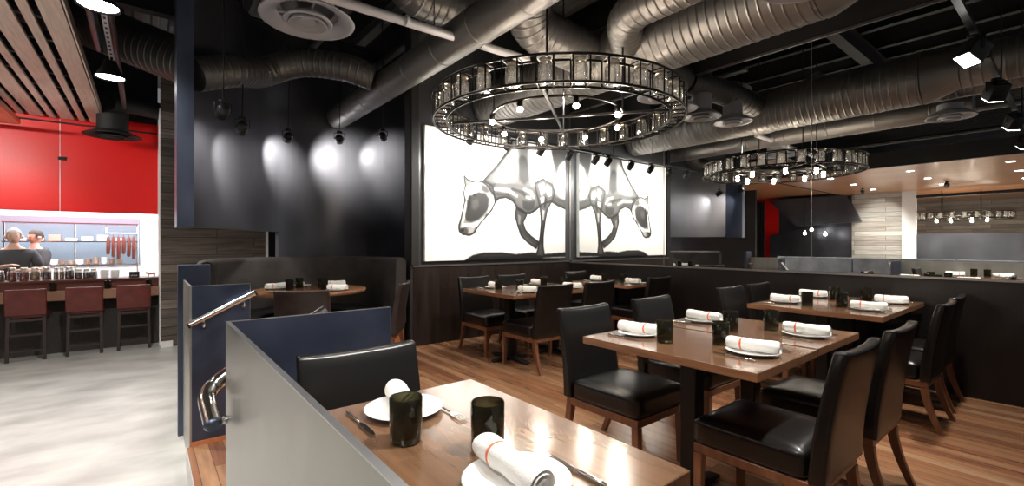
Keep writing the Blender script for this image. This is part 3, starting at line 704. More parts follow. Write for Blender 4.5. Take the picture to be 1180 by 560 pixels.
for y in np.arange(-1.2, 1.3, .12): b.box(-.009, .009, y, y+.05, -.001, -.0005)
b.build('slots', M['blackmatte'], e)
b = MB()
for y in (-1.0, .86): b.tube([(0, y, -.001), (0, y, -.04)], .012, 8); b.tube([(0, y, .01), (0, y, 1.2)], .005, 6)
b.build('drop_rod', M['black'], e)

# ================================================================== furniture
def cushion(x0, x1, y0, y1, z0, z1, r, dome, cuts=9):
    """rounded box with a domed top"""
    bm = bmesh.new(); bmesh.ops.create_cube(bm, size=2); bmesh.ops.subdivide_edges(bm, edges=bm.edges[:], cuts=cuts, use_grid_fill=True)
    c = Vector(((x0+x1)/2, (y0+y1)/2, (z0+z1)/2)); h = Vector(((x1-x0)/2, (y1-y0)/2, (z1-z0)/2))
    for v in bm.verts:
        f = Vector([math.copysign(abs(q)**.7, q) for q in v.co]); p = Vector((f.x*h.x, f.y*h.y, f.z*h.z))
        i = Vector([max(-h[k]+r, min(h[k]-r, p[k])) for k in range(3)]); d = p-i
        if d.length > 1e-6: p = i+d.normalized()*r
        if v.co.z > .5: p.z += dome*(1-f.x**4)*(1-f.y**4)*(v.co.z-.5)*2
        v.co = p+c
    b = MB(); b.frombm(bm, 0, True); return b
def make_chair(name, leather='leather'):
    e = empty(name, (0, 0, 0), 0, None, 'chair')
    # seat cushion, faces +Y
    cushion(-.23, .23, -.20, .265, .335, .447, .024, .020).build('seat', M[leather], e)
    # backrest: curved slab
    bm = bmesh.new(); rows = 10; cols_ = 9; th = .062
    def pt(u, t, side):
        z = .33+t*.525; y = -.205-.085*t**1.5+.012*(1-u*u)*-1*(t)
        zz = z-(.010*(1-abs(u)**3)*t if t > .9 else 0)
        w_ = .232*(1-.03*t)
        return Vector((u*w_, y+(0 if side else -th*(1-.25*t)), zz))
    F = [[bm.verts.new(pt(-1+2*i/(cols_-1), j/(rows-1), 1)) for i in range(cols_)] for j in range(rows)]
    K = [[bm.verts.new(pt(-1+2*i/(cols_-1), j/(rows-1), 0)) for i in range(cols_)] for j in range(rows)]
    for j in range(rows-1):
        for i in range(cols_-1):
            bm.faces.new((F[j][i], F[j+1][i], F[j+1][i+1], F[j][i+1])); bm.faces.new((K[j][i], K[j][i+1], K[j+1][i+1], K[j+1][i]))
        bm.faces.new((F[j][0], K[j][0], K[j+1][0], F[j+1][0])); bm.faces.new((F[j][-1], F[j+1][-1], K[j+1][-1], K[j][-1]))
    for i in range(cols_-1):
        bm.faces.new((F[-1][i], K[-1][i], K[-1][i+1], F[-1][i+1])); bm.faces.new((F[0][i], F[0][i+1], K[0][i+1], K[0][i]))
    bmesh.ops.recalc_face_normals(bm, faces=bm.faces)
    ed = [q for q in bm.edges if len(q.link_faces) == 2 and q.calc_face_angle() > .8]
    bmesh.ops.bevel(bm, geom=ed, offset=.013, segments=3, profile=.5, affect='EDGES')
    b = MB(); b.frombm(bm, 0, True); bk = b.build('backrest', M[leather], e)
    b = MB(); 
    for sx in (-1, 1): b.tube([(sx*.226*(1-.03*j/9), pt(1, j/9, 0).y+.004, .335+j/9*.515) for j in range(10)], .004, 6); b.build('piping', M[leather], bk); b = MB()
    b = MB(); b.box(-.222, .222, -.25, .26, .292, .334, bev=.003, seg=1); b.build('seat_frame', M['chairwood'], e)
    for sx in (-1, 1):
        b = MB(); x1 = sx*.222; x0 = sx*.182
        lo, hi = min(x0, x1), max(x0, x1)
        b.add([(lo, .222, .2915), (hi, .222, .2915), (hi, .26, .2915), (lo, .26, .2915), (lo+(.010 if sx > 0 else 0), .230, 0), (hi-(.010 if sx < 0 else 0), .230, 0), (hi-(.010 if sx < 0 else 0), .26, 0), (lo+(.010 if sx > 0 else 0), .26, 0)],
              [(0, 1, 2, 3), (7, 6, 5, 4), (0, 4, 5, 1), (1, 5, 6, 2), (2, 6, 7, 3), (3, 7, 4, 0)], 0)
        b.build('leg', M['chairwood'], e)
        b = MB(); vs_ = []; fs = []; n = 7
        for i in range(n):
            t = i/(n-1); z = .2915*(1-t); y = -.232-.085*t**1.6; hw = .019-.005*t; hd = .021-.006*t; xc = sx*.202
            vs_ += [(xc-hw, y-hd, z), (xc+hw, y-hd, z), (xc+hw, y+hd, z), (xc-hw, y+hd, z)]
        for i in range(n-1):
            for k in range(4): fs.append((4*i+k, 4*i+(k+1) % 4, 4*i+4+(k+1) % 4, 4*i+4+k))
        fs += [(0, 3, 2, 1), tuple(4*(n-1)+k for k in range(4))]
        b.add(vs_, fs, 0); b.build('leg', M['chairwood'], e)
    return e
chair = make_chair('dining_chair')
G1 = 'black leather dining chairs'
LEFT = PI   # faces -Y
CH = [((.64, 1.42, 0), LEFT, 'dark leather dining chair at the far end of the front table, behind the steel guard'),
      ((2.20, 1.70, 0), LEFT, 'black leather chair at the left-hand end of the near middle table'),
      ((2.96, 1.72, 0), LEFT, 'black leather chair next to the near middle one, left-hand end of the far middle table'),
      ((2.20, .87, 0), 0, 'nearest large black leather chair at the right-hand end of the near middle table'),
      ((2.88, .87, 0), 0, 'black leather chair behind the nearest one, right-hand end of the far middle table'),
      ((4.26, 1.76, 0), LEFT, 'left of the two black chairs at the left-hand end of the mirror side tables'),
      ((4.86, 1.76, 0), LEFT, 'right of the two black chairs at the left-hand end of the mirror side tables'),
      ((4.26, .90, 0), 0, 'nearer black chair at the right-hand end of the mirror side tables'),
      ((4.86, .92, 0), 0, 'farther black chair at the right-hand end of the mirror side tables'),
      ((3.13, 4.35, 0), LEFT, 'leftmost black chair against the wainscot under the cow painting'),
      ((3.72, 4.35, 0), LEFT, 'second black chair from the left under the cow painting'),
      ((4.93, 4.37, 0), LEFT, 'black chair in the back corner under the cow painting'),
      ((3.13, 3.54, 0), 0, 'black chair with its back to the viewer at the leftmost back table'),
      ((3.76, 3.52, 0), 0, 'black chair with its back to the viewer at the second back table'),
      ((4.85, 3.52, 0), 0, 'black chair at the near end of the back corner table by the mirror')]
for l, r, t in CH: place(chair, l, r, t, G1)
bchair = make_chair('dining_chair', 'brown_leather')
place(bchair, (1.20, 4.46, 0), rad(60)-PI/2, 'dark brown leather chair with its back to us, in front of the round table', 'brown leather chairs at the round booth table')
place(bchair, (1.86, 4.62, 0), math.atan2(.6, -.8)-PI/2, 'dark brown leather chair seen side-on at the right of the round table', 'brown leather chairs at the round booth table')

def make_base(e, z, hx):
    b = MB(); b.box(-.042, .042, -.042, .042, .045, z, bev=.004, seg=1); b.build('column', M['black'], e)
    b = MB()
    for sx, sy in ((1, 0), (0, 1)):
        L_ = .23 if sx else .30
        poly = [(-L_, .012), (-L_, .022), (-.05, .05), (.05, .05), (L_, .022), (L_, .012)]
        if sx: b.prism(poly, 'y', -.03, .03)
        else: b.prism(poly, 'x', -.03, .03)
    for x, y in ((.21, 0), (-.21, 0), (0, .28), (0, -.28)): b.lathe([(0, 0), (.016, 0), (.016, .013), (0, .013)], 10, c=(x, y, 0))
    b.build('base', M['black'], e)
    b = MB(); b.box(-.13, .13, -.13, .13, z, z+.008); b.build('mounting_plate', M['black'], e)
def make_table(name, wx, wy):
    e = empty(name, (0, 0, 0), 0, None, 'table')
    b = MB(); b.box(-wx/2, wx/2, -wy/2, wy/2, .713, .75, bev=.002, seg=1)
    mi = []
    for i, f in enumerate(b.f):
        zs = [b.v[k][2] for k in f]; mi.append(0 if min(zs) > .747 else 1)
    b.m = mi; b.build('tabletop', [M['tabletop'], M['tableedge']], e)
    make_base(e, .703, wx)
    return e
tb = make_table('dining_table', .63, .905)
GT = 'walnut two-seat tables'
place(tb, (2.157, 1.241, 0), 0, 'near middle walnut table in front of the two-table middle pair', GT)
place(tb, (2.815, 1.245, 0), 0, 'far middle walnut table, right behind the near middle table', GT)
place(tb, (4.238, 1.311, 0), 0, 'walnut table nearer to us of the pair by the mirror wall at the right', GT)
place(tb, (4.882, 1.311, 0), 0, 'walnut table touching the mirror wall wainscot at the right', GT)
place(tb, (3.075, 3.885, 0), 0, 'leftmost back walnut table under the cow painting', GT)
place(tb, (3.735, 3.885, 0), 0, 'second back walnut table under the cow painting', GT)
place(tb, (4.80, 3.86, 0), 0, 'back corner walnut table beside the mirror', GT)
ft = make_table('dining_table', .675, .876)
place(ft, (.602, .982, 0), 0, 'front walnut table in the foreground beside the large steel guard', GT)
# tables beyond the guard that only the mirror shows
place(tb, (.60, -.45, 0), 0, 'walnut table behind the viewpoint next to the front table', GT)
e = empty('round_table', (1.42, 5.36, 0), 0, 'round walnut table inside the curved booth', 'table')
b = MB(); R_ = .59; b.lathe([(0, .715), (R_-.01, .715), (R_, .722), (R_, .745), (R_-.005, .75), (0, .75)], 56, mis=[1, 1, 1, 1, 0]); b.build('tabletop', [M['roundtop'], M['tableedge']], e); make_base(e, .705, .6)

# curved booth
def ushape(r, y0, yc, xc, n=20):
    out = [(xc-r, y0)]
    for k in range(n+1): a = PI-PI*k/n; out.append((xc+r*cos(a), yc+r*sin(a)))
    out.append((xc+r, y0)); return out
def sweep_u(prof, y0, yc, xc):
    """prof: list of (inset from the outer radius, z)"""
    b = MB(); n = 24; vs_ = []; Ro = 1.035
    paths = [ushape(Ro-p[0], y0, yc, xc, n) for p in prof]; m = len(paths[0]); k = len(prof)
    for i in range(m):
        for j in range(k): vs_.append((paths[j][i][0], paths[j][i][1], prof[j][1]))
    fs = []
    for i in range(m-1):
        for j in range(k): fs.append((i*k+j, i*k+(j+1) % k, (i+1)*k+(j+1) % k, (i+1)*k+j))
    fs += [tuple(range(k)), tuple((m-1)*k+j for j in range(k))[::-1]]
    return b.add(vs_, fs, 0, True)
e = empty('curved_booth', (1.42, 5.4, 0), 0, 'U-shaped dark suede booth bench curving round the round table', 'booth')
def shift(o, d):
    for v in o.data.vertices: v.co -= Vector(d)
    return o
o = shift(sweep_u([(0, .30), (0, 1.04), (.02, 1.07), (.06, 1.085), (.10, 1.07), (.125, 1.03), (.15, .48), (.15, .30)], 5.12, 5.45, 1.42).build('backrest', M['suede'], e), (1.42, 5.4, 0))
mm = o.modifiers.new('s', 'EDGE_SPLIT'); mm.split_angle = rad(50)
o = shift(sweep_u([(.151, .32), (.151, .45), (.17, .47), (.52, .47), (.56, .455), (.57, .42), (.57, .32)], 5.16, 5.45, 1.42).build('seat', M['leather'], e), (1.42, 5.4, 0))
mm = o.modifiers.new('s', 'EDGE_SPLIT'); mm.split_angle = rad(50)
o = shift(sweep_u([(.02, .0), (.02, .299), (.50, .299), (.50, 0)], 5.14, 5.45, 1.42).build('plinth', M['boothwood'], e), (1.42, 5.4, 0))
mm = o.modifiers.new('s', 'EDGE_SPLIT'); mm.split_angle = rad(50)

# ================================================================== table settings
pl_ = MB(); pl_.lathe([(0, .004), (.060, .004), (.064, 0), (.068, .0), (.072, .004), (.112, .015), (.115, .0175), (.112, .0185), (.075, .0085), (.066, .0075), (0, .0075)], 40)
plate = tag(pl_.build('dinner_plate', M['ceramic']), None, 'plate')
def make_napkin():
    b = MB(); n = 20; L_ = .218; rings = 27; vs_ = []; fs = []; mi = []
    for i in range(rings):
        t = i/(rings-1); x = -L_/2+L_*t; fl = 1+.06*sin(t*9)+.03*sin(t*23)
        endr = .96 if i in (0, rings-1) else 1
        for k in range(n):
            a = 2*PI*k/n; r = .029*fl*endr*(1+.04*sin(3*a+t*4))
            vs_.append((x, r*cos(a)*1.12, max(.0008, .027+r*sin(a)*.93)))
    for i in range(rings-1):
        for k in range(n): fs.append((i*n+k, i*n+(k+1) % n, (i+1)*n+(k+1) % n, (i+1)*n+k))
    o = len(b.v); b.add(vs_, fs, 0, True)
    for i in range(rings-1):
        if i == 7:
            for k in range(n): b.m[i*n+k] = 1
    # rolled ends: spiral steps
    for s_, base in ((-1, 0), (1, (rings-1)*n)):
        prev = [vs_[base+k] for k in range(n)]
        for q, (sc, dx) in enumerate(((.80, -.004), (.74, .003), (.5, -.004), (.42, .003), (.15, -.002))):
            cx = -L_/2*s_*-1; new = [(cx+s_*dx, p[1]*sc, .027+(p[2]-.027)*sc) for p in [vs_[base+k] for k in range(n)]]
            b.add(prev+new, [(k, (k+1) % n, n+(k+1) % n, n+k) for k in range(n)], 0, True); prev = new
        b.add(prev, [list(range(n))], 0, True)
    return tag(b.build('rolled_napkin', [M['linen'], M['stripe']]), None, 'napkin')
napkin = make_napkin()
def make_tumbler():
    b = MB(); b.lathe([(0, .0), (.036, .0), (.040, .004), (.041, .055), (.0415, .111), (.0405, .1135), (.0385, .111), (.0375, .055), (.036, .016), (0, .014)], 36)
    return tag(b.build('tumbler', M['tumbler']), None, 'glass')
tumbler = make_tumbler()
def make_knife():
    e = empty('table_knife', (0, 0, 0), 0, None, 'knife')
    b = MB(); poly = [(-.002, 0), (.004, .005), (.008, .03), (.008, .09), (.0075, .105), (-.005, .105), (-.008, .08), (-.007, .03)]
    b.prism([(p[0], p[1]) for p in poly], 'z', .004, .0055); b.build('blade', M['cutlery'], e)
    b = MB(); pts = [(0, .0, .0045), (0, -.012, .0050), (0, -.05, .0055), (0, -.10, .006), (0, -.112, .0055)]
    b.tube([(p[0], p[1]+.103-.0, p[2]) for p in pts], .005, 10, radii=[.0035, .0042, .0048, .0055, .003]); o = b.build('handle', M['cutlery'], e)
    for v in o.data.vertices: v.co.y = .105-(v.co.y-.0) if False else v.co.y
    for v in o.data.vertices: v.co.y = .206-v.co.y+.0
    for c in e.children:
        for v in c.data.vertices: v.co.y = .105-v.co.y
    return e
knife = make_knife()
def make_fork():
    e = empty('table_fork', (0, 0, 0), 0, None, 'fork')
    b = MB()
    for i in range(4):
        x = -.0117+i*.0078; b.box(x-.0012, x+.0012, .050, .1, .004, .0062)
    b.prism([(-.013, .054), (.013, .054), (.011, .038), (.003, .022), (-.003, .022), (-.011, .038)], 'z', .003, .0055)
    b.build('tines', M['cutlery'], e)
    b = MB(); b.tube([(0, .024, .0045), (0, -.02, .006), (0, -.08, .004), (0, -.095, .0035)], .003, 8, radii=[.0026, .0026, .0035, .0028]); b.build('handle', M['cutlery'], e)
    return e
fork = make_fork()
Z = .7505
def setting(where, p, nap, g, kn=None, fk=None):
    """where: words; p plate (x,y); nap (dx,dy,angle); g glass (x,y); knife/fork (x,y,angle)"""
    place(plate, (p[0], p[1], Z), 0, 'white plate at '+where, 'white plates')
    if nap is not None: place(napkin, (p[0]+nap[0], p[1]+nap[1], Z+.0125), nap[2]+(PI if ('right-hand' in where or 'near end' in where) else 0), 'rolled napkin at '+where, 'rolled napkins')
    if g is not None: place(tumbler, (g[0], g[1], Z), 0, 'dark tumbler at '+where, 'dark tumblers')
    if kn is not None: place(knife, (kn[0], kn[1], Z), kn[2], 'steel knife at '+where, 'table knives')
    if fk is not None: place(fork, (fk[0], fk[1], Z), fk[2], 'steel fork at '+where, 'forks')
D = rad
setting('the far end of the front table', (.600, 1.265), (-.0, .01, D(78)), (.515, 1.075), (.462, 1.25, PI), (.700, 1.19, PI))
setting('the near end of the front table', (.600, .735), (.0, .02, D(86)), (.655, .915), (.735, .72, 0), (.44, .72, 0))
# middle pair
setting('the left-hand end of the near middle table', (2.12, 1.53), (0, .01, D(100)), (2.055, 1.33), (1.985, 1.53, PI), (2.27, 1.52, PI))
setting('the right-hand end of the near middle table', (2.16, .945), (0, .0, D(95)), (2.23, 1.13), (2.31, .95, 0), (2.02, .97, 0))
setting('the left-hand end of the far middle table', (2.80, 1.53), (0, 0, D(88)), (2.62, 1.27), (2.64, 1.53, PI), (2.95, 1.53, PI))
setting('the right-hand end of the far middle table', (2.80, .945), (0, 0, D(92)), (2.84, 1.14), (2.95, .95, 0), (2.66, .96, 0))
def pair(cx, cy, half, wl_, wr, ja=(0, 0)):
    setting(wl_, (cx+.01, cy+half-.17), (0, 0, D(92+ja[0])), (cx-.09, cy+half-.37), (cx-.15, cy+half-.17, PI), (cx+.15, cy+half-.17, PI))
    setting(wr, (cx, cy-half+.155), (0, 0, D(88+ja[1])), (cx+.05, cy-half+.34), (cx+.16, cy-half+.16, 0), (cx-.15, cy-half+.16, 0))
pair(4.238, 1.311, .4525, 'the left-hand end of the table nearer us by the mirror wall', 'the right-hand end of the table nearer us by the mirror wall', (0, 4))
pair(4.882, 1.311, .4525, 'the left-hand end of the table touching the mirror wall', 'the right-hand end of the table touching the mirror wall', (3, 0))
pair(3.075, 3.885, .4525, 'the wall end of the leftmost back table', 'the near end of the leftmost back table', (-8, 14))
pair(3.735, 3.885, .4525, 'the wall end of the second back table', 'the near end of the second back table', (0, 20))
pair(4.80, 3.86, .4525, 'the wall end of the back corner table', 'the near end of the back corner table', (4, -5))
pair(.60, -.45, .4525, 'the far end of the table behind the viewpoint', 'the near end of the table behind the viewpoint')
for i, (x, y, a, gx, gy, wd) in enumerate([(1.12, 5.58, 20, 1.22, 5.40, 'the left of the round booth table'), (1.42, 5.76, 80, 1.36, 5.56, 'the back of the round booth table'), (1.74, 5.50, -30, 1.56, 5.44, 'the right of the round booth table'), (1.60, 4.99, -50, 1.53, 5.22, 'the near right of the round booth table')]):
    place(plate, (x, y, Z), 0, 'round white plate at '+wd, 'white plates'); place(napkin, (x, y, Z+.0125), rad(a), 'white rolled napkin on the plate at '+wd, 'rolled napkins'); place(tumbler, (gx, gy, Z), 0, 'dark tumbler at '+wd, 'dark tumblers')

# ================================================================== the bar
e = empty('bar_counter', (-2.2, 9.2, ZF), 0, 'long bar counter with pale wood top in front of the open kitchen', 'counter')
def rel(b, ex): 
    b.v = [tuple(Vector(v)-Vector(ex)) for v in b.v]; return b
EX = (-2.2, 9.2, ZF)
b = MB(); b.box(-4.4, .158, 8.92, 9.20, .455, .585, bev=.004, seg=1); rel(b, EX).build('counter_top', M['bartop'], e)
b = MB(); b.box(-4.4, .158, 9.10, 9.60, ZF, .454); rel(b, EX).build('front', M['barfront'], e)
b = MB(); b.box(-4.4, .158, 9.201, 9.60, .455, .70); b.box(-4.4, .158, 9.17, 9.62, .701, .725); rel(b, EX).build('ledge', M['barledge'], e)
def make_stool():
    e = empty('bar_stool', (0, 0, 0), 0, None, 'bar stool')
    b = MB(); b.box(-.19, .19, -.18, .2, .56, .63, bev=.02, seg=3); b.build('seat', M['redleather'], e)
    b = MB(); b.box(-.195, .195, -.225, -.175, .60, .95, bev=.016, seg=3); o = b.build('backrest', M['redleather'], e)
    for v in o.data.vertices: v.co.y -= (v.co.z-.6)*.12
    b = MB(); b.box(-.18, .18, -.19, .19, .52, .559, bev=.003, seg=1); b.build('seat_frame', M['stoolwood'], e)
    for sx in (-1, 1):
        for sy in (-1, 1):
            b = MB(); x = sx*.168; y = sy*.175
            q = [(x-.017, y-.017), (x+.017, y-.017), (x+.017, y+.017), (x-.017, y+.017)]; dy = sy*.03
            b.add([(p[0], p[1], .595 if sy < 0 else .5195) for p in q]+[(p[0]*1.04, p[1]+dy, 0) for p in q], [(0, 3, 2, 1), (4, 5, 6, 7), (0, 1, 5, 4), (1, 2, 6, 5), (2, 3, 7, 6), (3, 0, 4, 7)])
            b.build('leg', M['stoolwood'], e)
    for z, yy in ((.33, -.186), (.12, -.2)): b = MB(); b.box(-.165, .165, yy-.01, yy+.01, z, z+.028); b.build('stretcher', M['stoolwood'], e)
    b = MB(); b.box(-.165, .165, .185, .205, .16, .19); b.build('footrest', M['chrome'], e)
    return e
stool = make_stool()
for x, l in ((-1.235, 'leftmost red leather bar stool at the counter'), (-.665, 'middle red leather bar stool at the counter'), (-.135, 'right red leather bar stool, nearest the wood pillar')): place(stool, (x, 8.93, ZF), 0, l, 'red bar stools')
# jars on the ledge
cols_ = [(.05, .03, .02), (.07, .05, .03), (.20, .04, .03), (.17, .035, .03), (.26, .20, .10), (.06, .02, .025), (.24, .20, .12), (.25, .17, .08), (.04, .02, .02), (.05, .035, .025), (.045, .03, .02), (.05, .04, .03)]
cn = ['dark brown', 'brown', 'red', 'deep red', 'pale yellow', 'plum', 'straw yellow', 'mustard', 'black', 'dark', 'blackish', 'dusky']
jx_ = [-1.66, -1.56, -1.45, -1.335, -1.225, -1.11, -1.015, -.955, -.875, -.775, -.69, -.61]
for i, x in enumerate(jx_):
    e = empty('preserve_jar', (x, 9.3, .7255), 0, 'glass jar of '+cn[i]+' preserves on the bar ledge, number '+['one', 'two', 'three', 'four', 'five', 'six', 'seven', 'eight', 'nine', 'ten', 'eleven', 'twelve'][i]+' from the left', 'jar', 'jars on the bar ledge')
    r = .050 if i in (2, 3, 4, 5, 8) else .041; h = .185 if r > .042 else .15
    if i in (6, 7): r = .028; h = .175
    b = MB(); b.lathe([(0, 0), (r*.9, 0), (r, .01), (r, h*.72), (r*.75, h*.85), (r*.75, h)], 18); b.build('glass', M['jar'], e)
    b = MB(); b.lathe([(0, .006), (r*.86, .006), (r*.93, .012), (r*.93, h*.68), (0, h*.7)], 18); b.build('contents', mat('preserve_'+str(i), cols_[i], .4, noise=.4, nscale=30), e)
    b = MB(); b.lathe([(r*.80, h-.02), (r*.80, h), (r*.6, h+.006), (0, h+.007)], 18); b.build('lid', M['lid'], e)
for x, l in ((-.49, 'left white ceramic caddy on a lilac tray on the bar ledge'), (-.37, 'right white ceramic caddy on a lilac tray on the bar ledge')):
    e = empty('ceramic_caddy', (x, 9.32, .735), 0, l, 'caddy', 'white caddies')
    b = MB(); b.box(-.052, .052, -.04, .04, 0, .115, bev=.012, seg=3); o = b.build('body', M['ceramic'], e)
    for v in o.data.vertices: v.co.x *= 1-.12*(.115-v.co.z)/.115
    b = MB(); b.box(-.04, .04, -.028, .028, .1152, .117, bev=.0); b.build('opening', M['greypanel'], e)
b = MB(); b.box(-.58, -.28, 9.22, 9.42, .7252, .734, bev=.003); tag(b.build('serving_tray', mat('lilac', (.45, .40, .5), .4)), 'flat lilac tray under the white caddies on the bar ledge', 'tray')
e = empty('counter_sign', (-.14, 9.3, .7255), 0, 'small black sign block with pale lettering on the bar ledge', 'sign')
b = MB(); b.box(-.062, .062, -.02, .02, 0, .09, bev=.004); b.build('block', M['blackmatte'], e)
b = MB(); random.seed(3)
for k in range(5): x0 = -.042+k*.017; b.box(x0, x0+.004, -.0215, -.0203, .02, .045); b.box(x0+.004, x0+.012, -.0215, -.0203, .02+.006*(k % 3), .026+.006*(k % 3))
b.build('lettering', M['text'], e)
e = empty('wooden_toy', (.07, 9.30, .7255), 0, 'small orange and white figurine on the ledge by the wood pillar', 'figurine')
b = MB(); b.box(-.05, .05, -.015, .015, .035, .07, bev=.012, seg=3); b.box(-.075, -.045, -.012, .012, .05, .08, bev=.01, seg=3); b.build('body', mat('orange_paint', (.55, .16, .08), .4), e)
b = MB()
for x in (-.038, .038): b.tube([(x, 0, .04), (x, 0, 0)], .007, 8)
b.build('legs', M['blackmatte'], e)
for x, l in ((-1.02, 'black tumbler on the bar behind the leftmost red stool'), (-.44, 'black tumbler on the bar behind the middle red stool'), (.04, 'black tumbler on the bar behind the right red stool')):
    place(tumbler, (x, 9.06, .586), 0, l, 'dark tumblers')
for x, l in ((-1.14, 'white bowl on the bar by the leftmost stool'), (-.57, 'white bowl on the bar by the middle stool'), (-.05, 'white bowl on the bar by the right stool')):
    b = MB(); b.lathe([(0, .003), (.025, 0), (.045, .015), (.06, .038), (.062, .04), (.055, .036), (.03, .012), (0, .008)], 24); tag(b.build('small_bowl', M['ceramic'], None, (x, 9.04, .586)), l, 'bowl', 'white bowls on the bar')
b = MB(); b.box(-1.07, -.97, 9.975, 9.999, 2.56, 2.61, bev=.003)
tag(b.build('wall_plaque', M['blackmatte']), 'tiny black plate fixed on the red wall', 'plaque')

# ------------------------------------------------------------------ kitchen
e = empty('kitchen_shelving', (-1.1, 11.9, ZF), 0, 'stainless kitchen pass shelf unit behind the cooks', 'shelving')
ex = (-1.1, 11.9, ZF)
for z in (.84, 1.28, 1.62): b = MB(); b.box(-1.95, -.12, 11.7, 12.15, z, z+.02); rel(b, ex).build('shelf', M['chrome'], e)
b = MB(); b.box(-1.9, -.15, 11.75, 12.1, ZF, .5); rel(b, ex).build('cabinet', M['chrome'], e)
for x in (-1.95, -1.04, -.13): b = MB(); b.tube([(x, 11.9, ZF), (x, 11.9, 1.62)], .015, 8); rel(b, ex).build('post', M['chrome'], e)
b = MB(); b.box(-2.2, -.1, 12.96, 12.998, .80, 1.80); struct(b.build('window_1', mat('kitchen_window', (.25, .31, .37), .15, .3)))
random.seed(5)
for k in range(13):
    x = -1.78+k*.115; n = random.choice([2, 3, 4]); r = random.uniform(.045, .065)
    b = MB()
    for q in range(n): b.lathe([(r*.4, q*.028), (r*.75, q*.028+.012), (r, q*.028+.045), (r*.93, q*.028+.043), (r*.5, q*.028+.012)], 18)
    tag(b.build('bowl_stack', M['ceramic'] if k % 3 == 1 else mat('stoneware_%d' % k, ((.30, .22, .15), (.2, .2, .2), (.22, .15, .10))[k % 3], .4), None, (x, 11.85, .8605)), ORD[k]+' stack of bowls from the left on the lower kitchen shelf', 'bowls', 'bowl stacks on the kitchen shelf')
for k in range(7):
    b = MB(); x = -1.75+k*.22; b.box(-.08, .08, -.1, .1, 0, .06+.03*(k % 3), bev=.01); tag(b.build('food_box', mat('tub_%d' % k, random.choice([(.5, .55, .6), (.6, .6, .58), (.35, .42, .5), (.55, .3, .25)]), .5), None, (x, 11.9, 1.3005)), ORD[k]+' storage tub from the left on the upper kitchen shelf', 'tub', 'tubs on the upper kitchen shelf')
b = MB(); b.tube([(-.60, 11.6, 1.45), (-.12, 11.6, 1.45)], .01, 8); b.tube([(-.59, 11.6, 1.45), (-.59, 11.75, 1.62)], .006, 6); b.tube([(-.13, 11.6, 1.45), (-.13, 11.75, 1.62)], .006, 6)
tag(b.build('meat_rail', M['chrome']), 'steel rail with cured meats in the kitchen', 'rail')
for k in range(6):
    x = -.56+k*.075; L_ = .34+.05*(k % 3)
    b = MB(); b.tube([(x, 11.6, 1.445), (x, 11.6, 1.40), (x, 11.6, 1.36), (x+.005, 11.6, 1.40-L_*.5), (x, 11.6, 1.40-L_), (x, 11.6, 1.385-L_)], .02, 10, radii=[.003, .004, .026, .034, .028, .006])
    tag(b.build('cured_sausage', M['sausage']), ORD[k]+' reddish cured sausage from the left on the kitchen rail', 'sausage', 'hanging sausages')

